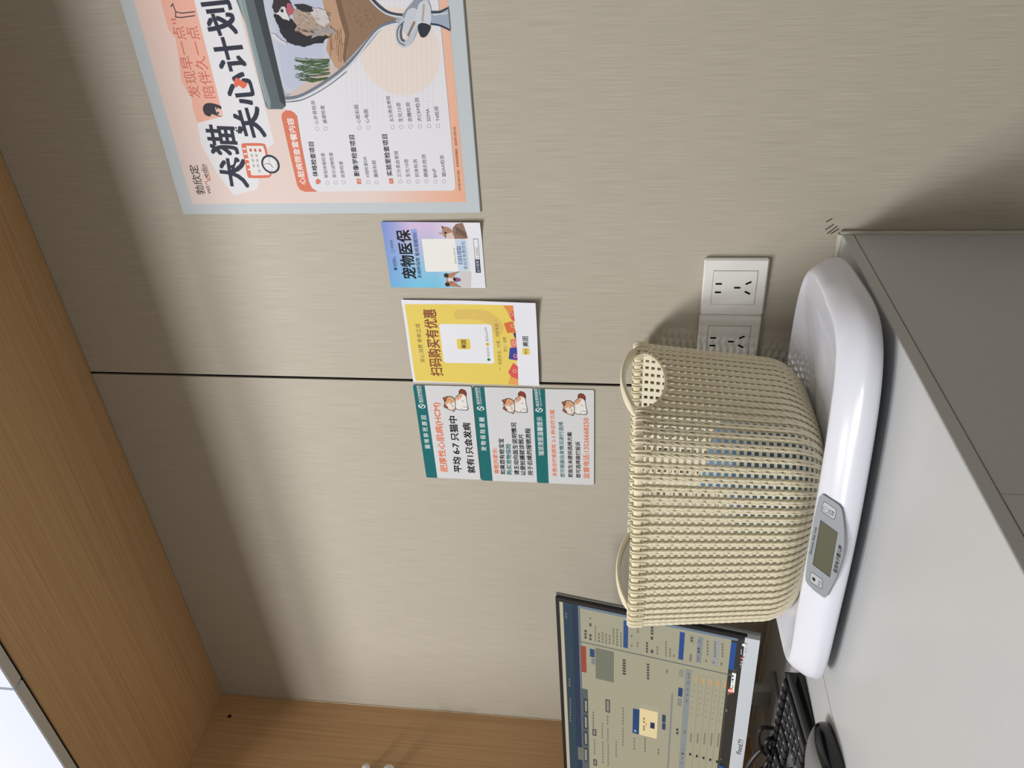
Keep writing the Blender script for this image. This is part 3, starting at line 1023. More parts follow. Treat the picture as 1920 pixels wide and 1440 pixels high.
notice(-0.1831, 0.0989, 0.1930, 0.0960, 'lowest teal and white notice card, ending in a phone number', ('瑞派宠医温馨提示', (1322, 748), (1305, 370)),
       ((1302, 305), (1288, 272), (1268, 95), (1322, 268), (1302, 95)),
       [('多数诊疗疾病有 2-3 种诊疗方案', (1455, 950), (1428, 300), OR, 0.018), ('您可根据自身情况进行选择', (1530, 960), (1512, 418), TEAL, 0.022), ('若医生未提供选择方案', (1607, 962), (1597, 518), BLK, 0.03),
        ('您可选择拨打投诉', (1683, 966), (1677, 612), BLK, 0.03), ('监督电话:13526668250', (1762, 972), (1755, 382), OR, 0.02)], (1158, 42))

# ------------------------------------------------------------------ baby scale
SC = Vector((-0.079, -0.191, ZC + 0.0003))
SA = 0.079
sc = empty('baby_scale', SC, 'long white electronic baby scale with a grey display panel, under the basket', 'scale', rz=SA)
RS = Matrix.Rotation(SA, 3, 'Z')
A_, B_ = 0.270, 0.145


def outline(th, inset):
    c, s = math.cos(th), math.sin(th)
    ex = 6.2 - 1.8 * max(-1, min(1, 3 * c))          # squarer at the left end
    r = (abs(c / (A_ - 0.013 * (c < 0) - inset)) ** ex + abs(s / (B_ - inset)) ** ex) ** (-1 / ex)
    x, y = r * c, r * s
    if y < 0:
        y -= min(1, -s * 1.3) * 0.008 * math.exp(-(x / 0.12) ** 2) * max(0, 1 - inset / 0.08)
    return x, y


mb = MB()
rings = []
NT = 96
PRO = [(0.050, 0.012), (0.015, 0.012), (0.002, 0.014), (0.0, 0.019), (0.0, 0.029), (0.004, 0.037), (0.5, 0.0475), (0.92, 0.0555), (1.12, 0.0562), (1.4, 0.0525), (0.050, 0.036), (0.075, 0.0310), (0.125, 0.0295)]
for j, (ins0, h0) in enumerate(PRO):
    ring = []
    for i in range(NT):
        th = 2 * PI * i / NT
        en = abs(outline(th, 0)[0]) / A_
        en = max(0, (en - 0.72) / 0.28) ** 1.4             # 1 at the two ends
        fr = max(0.0, -math.sin(th)) ** 0.35 * (1 - 0.15 * en)
        wb = (0.017 + 0.014 * fr) * (1 - 0.55 * en * (math.cos(th) < 0))
        ins = ins0 * wb if 6 <= j <= 9 else ins0
        h = h0
        if j == 10:
            ins, h = 0.050 + 0.012 * en, h0 + 0.0125 * en
        if j == 11:
            h = h0 + 0.009 * en
        if 7 <= j <= 9:
            h = h0 - 0.002 * en * (j == 8)
        x, y = outline(th, ins)
        # the long far side is open and low where the basket stands
        lo_ = max(0.0, math.sin(th)) ** 0.25 * min(1, max(0, (0.092 - x) / 0.045))
        if j >= 3:
            h = h * (1 - lo_) + min(h, 0.0295 if x > -0.2 else 0.0295 + 0.012 * min(1, (-0.2 - x) / 0.05)) * lo_
        elif j in (0, 1, 2):
            h = h
        ring.append(mb.bm.verts.new(RS @ Vector((x, y, h)) + SC))
    rings.append(ring)
for R0, R1 in zip(rings, rings[1:]):
    for i in range(NT):
        mb.bm.faces.new((R0[i], R0[(i + 1) % NT], R1[(i + 1) % NT], R1[i]))
mb.bm.faces.new(rings[-1])
mb.bm.faces.new(rings[0][::-1])
mb.build('tray_body', M_scale, sc, True, sub=2)
for sx in (-1, 1):
    for sy in (-1, 1):
        q = RS @ Vector((sx * 0.17, sy * 0.075, 0)) + SC
        MB().lathe([(0.014, 0.0), (0.016, 0.002), (0.016, 0.013), (0.012, 0.016)], q, 20).build('foot', M_black, sc, True)

# display panel on the sloping front band
ux = (RS @ Vector((1, 0, 0)))
uy = (RS @ Vector((0, 0.0275, 0.0218))).normalized()
PO = RS @ Vector((-0.03, -0.1375, 0.0462)) + SC
P = Print(PO, ux, uy).frame(1460, 900, 1 / 6)
GP = (148, 154, 160)
P.poly([(455, 195), (470, 172), (495, 162), (520, 170), (640, 245), (690, 285), (715, 330), (728, 400), (742, 560), (742, 720), (725, 850), (690, 980), (640, 1120), (570, 1260), (545, 1310), (525, 1325), (505, 1318), (400, 1240), (330, 1170), (308, 1130), (304, 1080), (330, 860), (400, 440)], GP)
P.poly([(475, 444), (672, 588), (582, 1097), (385, 948)], (58, 60, 58))
P.poly([(482, 462), (666, 592), (578, 1082), (396, 944)], (84, 86, 66))
P.poly([(500, 262), (512, 242), (530, 244), (650, 325), (658, 345), (640, 430), (625, 444), (605, 436), (498, 360), (488, 345), (488, 320)], (40, 44, 54))
P.poly([(505, 265), (514, 250), (530, 250), (644, 328), (652, 346), (634, 424), (624, 436), (608, 430), (504, 356), (494, 342), (494, 322)], (186, 190, 196))
P.poly([(362, 1045), (372, 1033), (385, 1036), (495, 1112), (502, 1130), (496, 1215), (484, 1225), (470, 1220), (362, 1146), (352, 1130)], (50, 54, 62))
P.poly([(366, 1050), (374, 1040), (385, 1042), (490, 1116), (496, 1131), (490, 1210), (482, 1218), (471, 1213), (367, 1142), (358, 1128)], (184, 188, 194))
P.ring((534, 330), 0.0040, 0.0005, (40, 44, 54)).line([(510, 318), (536, 330)], 0.0006, (40, 44, 54), same=True)
P.text('开关', (572, 388), (590, 330), (50, 54, 60), bold=0.01).text('清零', (604, 402), (624, 350), (50, 54, 60), same=True, bold=0.01)
P.poly([(382, 1096), (388, 1086), (420, 1108), (413, 1142), (384, 1122)], (24, 26, 30)).text('去皮', (452, 1190), (474, 1130), (70, 74, 80))
P.text('医用电子婴儿秤', (640, 1035), (703, 735), (28, 30, 36), bold=0.03)
P.text('Electronic Baby Scale', (368, 832), (428, 528), (44, 48, 56), hk=0.95, bold=0.01)
P.build('display_panel', print_mat('panel_print', 0.35, coat=0.2), sc, lift=0.0007)
bpy.data.objects['display_panel']['label'] = 'grey display panel with a dark screen'

# ------------------------------------------------------------------ knit-look basket
BO = Vector((-0.142, -0.1545, ZC + 0.0325))
BH = 0.2265
ba = empty('basket', BO, 'cream plastic knit-look basket with loop handles, standing on the baby scale', 'basket')
AX, AY, EX = 0.179, 0.148, 4.0
NU = 80
RB = 0.053
LA = RB * PI / 2
LV = LA + (BH - RB)
NV = 29


def sup(th, ins):
    c, s = math.cos(th), math.sin(th)
    r = (abs(c / (AX - ins)) ** EX + abs(s / (AY - ins)) ** EX) ** (-1 / EX)
    return r * c, r * s


# table: braid number -> angle, equal steps along the rim
_TH = [0.0]
_n = 4000
_pp = [sup(2 * PI * i / _n, 0) for i in range(_n + 1)]
_cum = [0.0]
for a, b in zip(_pp, _pp[1:]):
    _cum.append(_cum[-1] + math.hypot(b[0] - a[0], b[1] - a[1]))
_tab = []
_k = 0
for i in range(NU * 40):
    tgt = _cum[-1] * i / (NU * 40)
    while _cum[_k + 1] < tgt:
        _k += 1
    _tab.append(2 * PI * (_k + (tgt - _cum[_k]) / (_cum[_k + 1] - _cum[_k])) / _n)
_tab.append(2 * PI)


def plan(u, ins):
    """u counts braids round the basket, starting in the middle of the +x end"""
    f = (u % NU) * 40
    i = int(f)
    th = _tab[i] + (_tab[min(i + 1, NU * 40)] - _tab[i]) * (f - i)
    x, y = sup(th, ins)
    nx = abs(x / (AX - ins)) ** (EX - 1) / (AX - ins) * (1 if x > 0 else -1)
    ny = abs(y / (AY - ins)) ** (EX - 1) / (AY - ins) * (1 if y > 0 else -1)
    l = math.hypot(nx, ny)
    return (x, y), (nx / l, ny / l)


def bsurf(u, v, n=0.0):
    """v: 0 at the bottom ring .. 1 at the rim; n: distance outwards"""
    s = v * LV
    if s < LA:
        a = s / RB
        ins, h = RB * (1 - math.sin(a)), RB * (1 - math.cos(a))
        nh, nz = math.sin(a), -math.cos(a)
    else:
        ins, h, nh, nz = 0.0, RB + (s - LA), 1.0, 0.0
    ins += 0.019 * (1 - h / BH)
    (x, y), (nx, ny) = plan(u, ins)
    return BO + Vector((x + nx * nh * n, y + ny * nh * n, h + nz * n))


def end_s(u):
    """signed braid count from the middle of the nearer short end"""
    d0 = (u + NU / 2) % NU - NU / 2
    d1 = (u - NU / 2 + NU / 2) % NU - NU / 2
    return d0 if abs(d0) < abs(d1) else d1


HW, HD = 4.55, 0.033       # handle opening: half width in braids, depth in metres


def opening(u, v):
    s = end_s(u)
    dep = (1 - v) * LV
    return abs(s) < HW and dep < HD * math.sqrt(max(0, 1 - (s / HW) ** 2)) + 0.0005


# wall with square holes
us = []
for i in range(NU):
    us += [i - 0.30, i + 0.30]
vs_ = []
for j in range(NV):
    vs_ += [(j + 0.20) / NV, (j + 0.80) / NV]
vs_ = [0.0] + vs_ + [1.0]
mb = MB()
VV = [[None] * len(vs_) for _ in us]
for side, off in ((0, 0.0), (1, -0.0018)):
    G = [[mb.bm.verts.new(bsurf(u + 0.5 - 0.5, v, off)) for v in vs_] for u in us]
    if side == 0:
        G0 = G
keep = {}
for i in range(len(us)):
    for j in range(len(vs_) - 1):
        um = (us[i] + (us[(i + 1) % len(us)] if i < len(us) - 1 else us[0] + NU)) / 2
        vm = (vs_[j] + vs_[j + 1]) / 2
        hole = (i % 2 == 1) and (j % 2 == 1) and 3 < j
        keep[i, j] = not hole and not opening(um, vm)
L_ = len(us)
for (i, j), k in keep.items():
    if not k:
        continue
    i2 = (i + 1) % L_
    mb.bm.faces.new((G0[i][j], G0[i2][j], G0[i2][j + 1], G0[i][j + 1]))
    mb.bm.faces.new((G[i][j + 1], G[i2][j + 1], G[i2][j], G[i][j]))
    for (ni, nj, a, b) in (((i - 1) % L_, j, (i, j), (i, j + 1)), (i2, j, (i2, j + 1), (i2, j)), (i, j - 1, (i2, j), (i, j)), (i, j + 1, (i, j + 1), (i2, j + 1))):
        if not keep.get((ni, nj), False):
            mb.bm.faces.new((G0[a[0]][a[1]], G0[b[0]][b[1]], G[b[0]][b[1]], G[a[0]][a[1]]))
# base
mb.bm.faces.new([G0[i][0] for i in range(L_)][::-1])
mb.bm.faces.new([G[i][0] for i in range(L_)])
loose = [v for v in mb.bm.verts if not v.link_faces]
bmesh.ops.delete(mb.bm, geom=loose, context='VERTS')
mb.build('basket_wall', M_creamin, ba)

# braided columns: two rows of slanting stitches each
V, Fc = [], []


def stitch(u0, v0, u1, v1, rad, n0=0.0012, seg=6, rings=5, n1=None):
    n1 = n0 if n1 is None else n1
    b = len(V)
    P0, P1 = bsurf(u0, v0, n0), bsurf(u1, v1, n1)
    ax = (P1 - P0)
    L = ax.length
    ax.normalize()
    nn = (bsurf((u0 + u1) / 2, (v0 + v1) / 2, 0.01) - bsurf((u0 + u1) / 2, (v0 + v1) / 2, 0)).normalized()
    sd = ax.cross(nn).normalized()
    nn = sd.cross(ax)
    for k in range(rings + 1):
        t = k / rings
        c = bsurf(u0 + (u1 - u0) * t, v0 + (v1 - v0) * t, n0 + (n1 - n0) * t + 0.0010 * math.sin(PI * t))
        r = rad * (0.25 + 0.85 * math.sin(PI * min(1, max(0, t * 0.94 + 0.03))) ** 0.6)
        for m_ in range(seg):
            a = 2 * PI * m_ / seg
            V.append(c + r * (math.cos(a) * sd + math.sin(a) * nn))
    for k in range(rings):
        for m_ in range(seg):
            a, b2 = b + k * seg + m_, b + k * seg + (m_ + 1) % seg
            Fc.append((a, b2, b2 + seg, a + seg))
    Fc.append(tuple(b + m_ for m_ in range(seg))[::-1])
    Fc.append(tuple(b + rings * seg + m_ for m_ in range(seg)))


for i in range(NU):
    for j in range(-1, NV):
        v0, v1 = max(0.0, (j + 0.02) / NV), min(0.985, (j + 2.0) / NV)
        if opening(i, min(0.999, v1 + 0.004)) or opening(i, v0):
            continue
        stitch(i - 0.265, v0, i - 0.05, v1, 0.0013, n0=0.0008, n1=0.0020)
        stitch(i + 0.265, v0, i + 0.05, v1, 0.0013, n0=0.0008, n1=0.0020)
        if j % 2 == 0:
            stitch(i - 0.10, v0, i + 0.10, v1, 0.00125, n0=0.0012)
me = bpy.data.meshes.new('braiding')
me.from_pydata([tuple(v) for v in V], [], Fc)
for p_ in me.polygons:
    p_.use_smooth = True
me.materials.append(M_cream)
link('braiding', me, ba)


# rim band with two raised handle loops
def rim_off(u):
    s = abs(end_s(u))
    k = 1 - (s / (HW + 1.0)) ** 2
    return 0.023 * max(0, k) ** 0.8 if s < HW + 1.0 else 0.0


mb = MB()
rr = []
NR = NU * 4
for i in range(NR):
    u = i / 4
    z0 = BH - 0.0045 + rim_off(u)
    hgt = 0.0105 if rim_off(u) <= 0 else 0.0105 - 0.003 * min(1, rim_off(u) / 0.02)
    (x, y), (nx, ny) = plan(u, 0)
    ring = []
    tk = 1 + 1.9 * min(1, rim_off(u) / 0.012)
    for dn, dz in ((0.0012 * tk, 0.0005), (0.0020 * tk, 0.25 * hgt), (0.0020 * tk, 0.75 * hgt), (0.0010 * tk, hgt), (-0.0018 * tk, hgt), (-0.0030 * tk, 0.75 * hgt), (-0.0030 * tk, 0.25 * hgt), (-0.0020 * tk, 0.0005)):
        ring.append(mb.bm.verts.new(BO + Vector((x + nx * dn, y + ny * dn, z0 + dz))))
    rr.append(ring)
for i in range(NR):
    A, B = rr[i], rr[(i + 1) % NR]
    for k in range(8):
        mb.bm.faces.new((A[k], A[(k + 1) % 8], B[(k + 1) % 8], B[k]))
mb.build('rim', M_cream, ba, True)

# rounded lip along each opening and cords wrapped over the rim
for c0 in (0, NU / 2):
    mb = MB()
    pts = []
    for k in range(25):
        t = -1 + 2 * k / 24
        s = HW * 1.02 * math.sin(t * PI / 2)
        dep = HD * math.cos(t * PI / 2)
        pts.append(bsurf(c0 + s, 1 - dep / LV, 0.0004))
    mb.tube(pts, 0.0022, 8)
    mb.build('opening_lip', M_cream, ba, True)
mb = MB()
for i in range(NU):
    if abs(end_s(i)) < HW + 0.2:
        continue
    for du in (-0.15, 0.15):
        pts = []
        for dn, dz in ((0.0030, -0.012), (0.0040, -0.004), (0.0042, 0.0015), (0.0036, 0.0055), (0.0016, 0.0075), (-0.0030, 0.0072), (-0.0046, 0.0045), (-0.0046, -0.001), (-0.0030, -0.006)):
            k = 1.0 if dz > -0.005 else 1.5
            (x, y), (nx, ny) = plan(i + du * k, 0)
            pts.append(BO + Vector((x + nx * dn, y + ny * dn, BH + dz)))
        mb.tube(pts, 0.00135, 6)
# radiating cords around each opening
for c0 in (0, NU / 2):
    for k in range(-7, 8):
        t = k / 7.4
        s, dep = HW * 1.02 * math.sin(t * PI / 2), HD * math.cos(t * PI / 2)
        pts = []
        for q in (0, 0.5, 1.0):
            s2 = s + q * 0.5 * math.sin(t * PI / 2)
            d2 = dep + 0.010 * q * (0.4 + 0.6 * math.cos(t * PI / 2))
            pts.append(bsurf(c0 + s2, min(0.99, 1 - d2 / LV), 0.0022 + 0.001 * math.sin(q * PI)))
        mb.tube(pts, 0.0013, 6)
mb.build('rim_wrapping', M_cream, ba, True)

# blue cloth lying inside the basket
mb = MB()
NA, NB = 40, 14
bx = BO + Vector((0.0, 0.0, 0.006))
rows = []
for j in range(NB + 1):
    ph = PI / 2 * j / NB
    row = []
    for i in range(NA):
        th = 2 * PI * i / NA
        c, s = math.cos(th), math.sin(th)
        r = (abs(c / 0.118) ** 3 + abs(s / 0.088) ** 3) ** (-1 / 3) * math.cos(ph) ** 0.55
        hh_ = (0.088 + 0.016 * math.sin(2.3 * th) - 0.02 * c * -1) * math.sin(ph)
        wv = 1 + 0.05 * math.sin(7 * th + 4 * ph) + 0.04 * math.sin(13 * th - 6 * ph)
        row.append(mb.bm.verts.new(bx + Vector((r * c * wv, r * s * wv, hh_ * (1 + 0.06 * math.sin(9 * th + 3))))))
    rows.append(row)
for A, B in zip(rows, rows[1:]):
    for i in range(NA):
        mb.bm.faces.new((A[i], A[(i + 1) % NA], B[(i + 1) % NA], B[i]))
mb.bm.faces.new(rows[0][::-1])
mb.bm.faces.new(rows[-1])
o = mb.build('folded_cloth', M_blue, None, True)
tag(o, 'blue cloth inside the cream basket, seen through its holes', 'cloth')

# ------------------------------------------------------------------ monitor
MO = Vector((-0.39545, -0.2071, -0.20715 + DZ))
MX = Vector((0.999, 0.0388, 0.014)).normalized()
MU = Vector((-0.0220, 0.2006, 0.9794))
MU = (MU - MX * MU.dot(MX)).normalized()
MN = MX.cross(MU).normalized()          # faces the viewer
if MN.y > 0:
    MN = -MN
MW, MH = 0.541, 0.322
mon = empty('computer_monitor', (-0.66, -0.08, ZC), 'silver and black computer monitor with its lit screen, at the left end of the counter', 'monitor')


def mpt(s, t, d=0.0):
    return MO - MX * s + MU * t + MN * d


def mslab(s0, s1, t0, t1, d0, d1, name, m, parent, bevel=0.0):
    """s: metres left from the right edge, t: metres up, d: towards the viewer"""
    mb = MB()
    r = bmesh.ops.create_cube(mb.bm, size=1)
    for v in r['verts']:
        a = s0 + (s1 - s0) * (v.co.x + .5)
        b = t0 + (t1 - t0) * (v.co.z + .5)
        c = d0 + (d1 - d0) * (v.co.y + .5)
        v.co = mpt(a, b, c)
    if bevel:
        bmesh.ops.bevel(mb.bm, geom=mb.bm.edges[:], offset=bevel, segments=2, affect='EDGES')
    return mb.build(name, m, parent, bevel > 0)


CH = 0.0205
mslab(0, MW, 0, MH, -0.0105, -0.0075, 'housing', mat('silver_housing', (150, 152, 152), 0.4), mon, 0.001)
mslab(0.0003, MW - 0.0003, CH - 0.002, MH - 0.0003, -0.0074, 0.0, 'bezel', M_black, mon)
mslab(0.0005, MW - 0.0005, 0.0, CH, -0.0074, 0.0018, 'chin', M_silver, mon, 0.0006)
mslab(0.16, 0.38, 0.03, 0.20, -0.040, -0.009, 'rear_cover', mat('silver_housing', (150, 152, 152), 0.4), mon, 0.006)
P = Print(mpt(0.27, 0.16, 0.0003), MX, MU).frame(1240, 1280, 1 / 9)
P.text('iFound.TY', (1300, 1190), (1352, 940), (50, 54, 62), bold=0.008, hk=1.15)
P.build('chin_lettering', M_print, mon, lift=0.0017)

P = Print(mpt(0.27, 0.16, 0.0), MX, MU)
R2, R3, R4, R5 = (1040, 1120, 1 / 9), (1240, 1160, 1 / 9), (1040, 1280, 1 / 9), (1240, 1280, 1 / 9)
BG = (160, 155, 132)
sx1 = 0.27 - 0.0075                     # right limit of the lit area, in print coordinates
sx0 = -(MW - 0.27) + 0.008
sz0, sz1 = CH + 0.0105 - 0.16, MH - 0.0075 - 0.16


def bar(zf, a, b, c, full=False):
    """axis-aligned block between two photo points; full = out to the left edge (2: both edges)"""
    P.frame(*zf)
    ym = a[1] if full else (a[1] + b[1]) / 2
    xm = (a[0] + b[0]) / 2
    z0, z1 = P.p((a[0], ym))[1], P.p((b[0], ym))[1]
    x0, x1 = sorted((P.p((xm, a[1]))[0], P.p((xm, b[1]))[0]))
    if full:
        x0, x1 = sx0, sx1 if full == 2 else x1
    P.rect((x0, z0), (x1, z1), c, px=False)


P.rect((sx0, CH + 0.001 - 0.16), (sx1 + 0.001, sz0 + 0.012), (44, 42, 40), px=False)
P.rect((sx0, sz0 + 0.0095), (sx1, sz1), BG, px=False)
bar(R2, (80, 100), (135, 1300), (180, 172, 148), 2)
bar(R2, (140, 120), (290, 1300), (34, 60, 76), 2)
bar(R2, (288, 130), (392, 1300), (28, 48, 74), 2)
bar(R2, (395, 160), (428, 1300), (98, 112, 120), 2)
P.frame(*R3)
tb = P.p((1295, 340))[1]
P.frame(*R2)
st = P.p((410, 170))
P.rect((sx1 - 0.0055, tb), (sx1, st[1]), (104, 122, 138), px=False)         # scroll strip at the right
P.frame(*R2)
d0 = P.p((440, 745))
P.rect((d0[0] - 0.0012, tb), (d0[0] + 0.0012, d0[1]), (92, 98, 98), px=False)
bar(R2, (445, 820), (535, 1260), (150, 66, 56))
bar(R4, (440, 100), (560, 1500), (78, 90, 94), 1)
bar(R2, (595, 870), (675, 1005), (34, 66, 108))
bar(R2, (620, 1025), (680, 1130), (120, 126, 124))
bar(R2, (690, 880), (1000, 1400), (112, 114, 98), 0)
bar(R2, (1160, 390), (1240, 850), (34, 74, 124))
for k in range(4):
    bar(R4, (490, 270 + 275 * k), (560, 500 + 275 * k), (42, 50, 56))
    bar(R4, (512, 300 + 275 * k), (545, 480 + 275 * k), (140, 144, 140))
bar(R4, (395, 1090), (500, 1300), (104, 108, 96))
for a, b in (((640, 780), (705, 890)), ((655, 1290), (715, 1395)), ((860, 280), (935, 495))):
    bar(R4, a, b, (34, 40, 50))
    bar(R4, (a[0] + 14, a[1] + 14), (b[0] - 14, b[1] - 14), (134, 130, 120))
bar(R3, (300, 220), (385, 690), (30, 70, 132))
bar(R3, (1155, 390), (1250, 860), (24, 72, 140))
for a, b, c in (((470, 275), (572, 410), (150, 144, 130)), ((600, 300), (690, 740), (128, 134, 140)), ((860, 340), (980, 790), (150, 152, 150)), ((300, 850), (380, 980), (140, 136, 124)), ((285, 1160), (360, 1310), (28, 60, 104)),
                ((272, 1335), (345, 1470), (134, 130, 122)), ((475, 590), (515, 720), (120, 118, 112))):
    bar(R3, a, b, c)
bar(R3, (410, 850), (520, 1500), (132, 138, 138), 1)
bar(R5, (170, 180), (205, 600), (128, 130, 130), 1)
# list rows
for k in range(5):
    x = 590 + 122 * k
    P.frame(*R3)
    P.ring((x, 930 + 22 * k), 0.0019, 0.0004, (120, 120, 116))
    bar(R3, (x - 18, 975 + 22 * k), (x + 18, 1060 + 25 * k), (196, 152, 96))
    P.frame(*R3)
    q = P.p((x + 55, 950 + 22 * k))
    P.rect((sx0, q[1] - 0.0002), (q[0], q[1] + 0.0002), (112, 110, 98), px=False)
    bar(R5, (470 + 113 * k, 1180 + 30 * k), (505 + 113 * k, 1222 + 30 * k), (32, 34, 42))
    bar(R5, (485 + 115 * k, 840 + 0 * k), (515 + 115 * k, 1000 + 20 * k), (128, 122, 106))
    for m_ in range(6):
        bar(R3, (x - 30 - 12 * m_ - 10, 1100 + 28 * k + 97 * m_), (x - 30 - 12 * m_ + 8, 1118 + 28 * k + 97 * m_), (118, 114, 104))
# small dark marks of text
for zf, lst in ((R2, [(590, 330, 620, 365), (590, 425, 622, 500), (590, 610, 625, 730), (505, 540, 545, 700), (680, 470, 700, 740), (735, 590, 765, 760), (800, 575, 825, 770), (860, 600, 885, 780), (920, 620, 945, 790),
                      (985, 510, 1010, 790), (1045, 520, 1070, 820), (1110, 580, 1135, 830), (1290, 455, 1315, 515), (1290, 620, 1315, 675), (1290, 780, 1315, 830), (1390, 490, 1420, 600), (1390, 740, 1415, 835),
                      (1545, 740, 1580, 930), (1625, 480, 1670, 625), (1625, 645, 1665, 720), (1625, 870, 1670, 945), (1725, 810, 1750, 960), (1150, 1030, 1205, 1300), (1560, 1100, 1600, 1380), (245, 1350, 270, 1500), (190, 235, 215, 350)]),
                (R3, [(70, 360, 95, 630), (140, 480, 165, 640), (205, 585, 230, 640), (500, 290, 535, 380), (625, 350, 655, 395), (615, 470, 650, 575), (610, 620, 640, 715), (770, 350, 800, 610), (745, 670, 775, 725),
                      (895, 360, 925, 640), (870, 700, 900, 750), (1020, 390, 1050, 640), (1005, 710, 1030, 790), (450, 900, 480, 1000), (440, 1030, 468, 1110), (435, 1150, 460, 1210), (425, 1240, 455, 1300), (418, 1340, 445, 1410), (85, 835, 115, 915)]),
                (R4, [(645, 465, 670, 750), (670, 930, 690, 1200), (800, 650, 820, 930), (810, 970, 830, 1350), (890, 530, 912, 700), (895, 740, 915, 980), (900, 1000, 920, 1400), (1035, 960, 1055, 1240), (1150, 390, 1172, 700),
                      (1150, 730, 1170, 1050), (1340, 900, 1360, 1120), (1520, 900, 1545, 1160), (1745, 1080, 1770, 1200), (265, 230, 285, 640)]),
                (R5, [(385, 770, 410, 855), (255, 740, 295, 855), (1090, 410, 1115, 480), (1125, 120, 1150, 190), (20, 510, 80, 640), (20, 650, 78, 755), (1000, 1245, 1020, 1280), (365, 1090, 385, 1120), (345, 1150, 385, 1190), (345, 1230, 372, 1270), (340, 1310, 365, 1350)])):
    for (x0, y0, x1, y1) in lst:
        n = max(1, int((y1 - y0) / 45))
        for k in range(n):
            a0 = y0 + (y1 - y0) * k / n
            bar(zf, (x0, a0), (x1, a0 + (y1 - y0) / n * 0.72), (112, 108, 94) if (x1 - x0) < 32 else (70, 70, 66))
bar(R5, (20, 510), (80, 640), (44, 64, 92))
bar(R5, (18, 650), (78, 760), (44, 64, 92))
bar(R5, (970, 1370), (1050, 1500), (22, 84, 140))
# dialog box
bar(R4, (1325, 410), (1440, 830), (20, 62, 110))
bar(R4, (1435, 430), (1740, 880), (222, 204, 156))
bar(R4, (1620, 640), (1695, 740), (22, 44, 84))
for y0 in (555, 610, 690, 735):
    bar(R4, (1500, y0), (1530, y0 + 36), (140, 120, 96))
bar(R4, (1545, 650), (1560, 690), (206, 100, 80))
bar(R4, (1350, 760), (1385, 800), (120, 170, 200))
# input bar and tray
bar(R3, (1180, 880), (1250, 1210), (240, 240, 232))
P.frame(*R3)
P.rect((1140, 1215), (1215, 1140), (230, 96, 66), r=0.0022)
P.text('S', (1184, 1200), (1180, 1160), (250, 240, 232), bold=0.03)
for a in (915, 975, 1025, 1085, 1115):
    bar(R3, (1195, a), (1225, a + (34 if a < 1000 else 14)), (44, 70, 116) if a in (915, 975) else (90, 90, 90))
P.frame(*R3)
P.curve([(1365, 400), (1395, 385), (1425, 405), (1410, 432), (1375, 425)], (240, 240, 240))
for a in (480, 505, 530, 550):
    bar(R3, (1345, a), (1362, a + 14), (210, 210, 206))
    bar(R3, (1395, a), (1412, a + 16), (210, 210, 206))
P.frame(*R3)
P.circ((1362, 630), 0.0019, (236, 90, 70)).circ((1355, 690), 0.0012, (226, 226, 220)).ring((1348, 735), 0.0018, 0.0006, (226, 226, 220)).line([(1345, 785), (1335, 775), (1345, 768)], 0.0004, (226, 226, 220))
P.V = [(min(max(a, sx0), sx1 + 0.001), b_, d) for a, b_, d in P.V]
P.STEP = 0
P.build('screen', M_screen, mon, lift=0.0003)

# stand
mb = MB()
nk = Vector((-0.665, -0.115, 0))
st_ = []
for (z, w_, dp, yy) in ((ZC + 0.008, 0.040, 0.020, -0.105), (ZC + 0.050, 0.036, 0.018, -0.108), (ZC + 0.051, 0.033, 0.016, -0.108), (ZC + 0.13, 0.033, 0.016, -0.122), (ZC + 0.19, 0.033, 0.016, -0.128)):
    st_.append([mb.bm.verts.new((nk.x + a * w_ / 1, yy + b * dp, z)) for a, b in ((-.5, -.5), (.5, -.5), (.62, 0), (.5, .5), (-.5, .5), (-.62, 0))])
for A, B in zip(st_, st_[1:]):
    for k in range(6):
        mb.bm.faces.new((A[k], A[(k + 1) % 6], B[(k + 1) % 6], B[k]))
mb.bm.faces.new(st_[0][::-1])
mb.bm.faces.new(st_[-1])
mb.build('stand_neck', mat('grey_metallic_plastic', (176, 176, 174), 0.4), mon, True)
MB().box((-0.735, -0.185, ZC + 0.0004), (-0.618, -0.085, ZC + 0.009), 0.004, 3).build('stand_base', mat('silver_housing', (150, 152, 152), 0.4), mon, True)

# black cables bunched behind the keyboard
rg = random.Random(11)
for k in range(7):
    pts = []
    x0 = -0.80 + 0.035 * k + rg.uniform(-.01, .01)
    amp = rg.uniform(0.015, 0.04)
    for i in range(26):
        t = i / 25
        pts.append((x0 + amp * math.sin(5 * t + k) + 0.09 * t * (1 if k % 2 else -1) * 0.5, -0.215 - 0.02 * math.sin(PI * t) - 0.008 * (k % 3), ZC + 0.0045 + 0.055 * math.sin(PI * t) ** 0.8 * (0.5 + 0.16 * (k % 4)) + 0.0005))
    pts[0] = (pts[0][0], pts[0][1], ZC + 0.0034)
    pts[-1] = (pts[-1][0], pts[-1][1], ZC + 0.0034)
    o = MB().tube(pts, 0.0032 + 0.0006 * (k % 2), 8).build('cable', M_black, None, True)
    tag(o, 'black cable looping in the bunch below the monitor', 'cable', 'cables bunched below the monitor')

# ------------------------------------------------------------------ keyboard
kb = empty('keyboard', (-0.62, -0.30, ZC), 'black computer keyboard with charcoal case, below the monitor', 'keyboard')
KX1, KX0, KY1, KY0 = -0.436, -0.876, -0.222, -0.385
HB, HF = 0.0255, 0.0105


def kz(y):
    return ZC + HF + (HB - HF) * (y - KY0) / (KY1 - KY0)


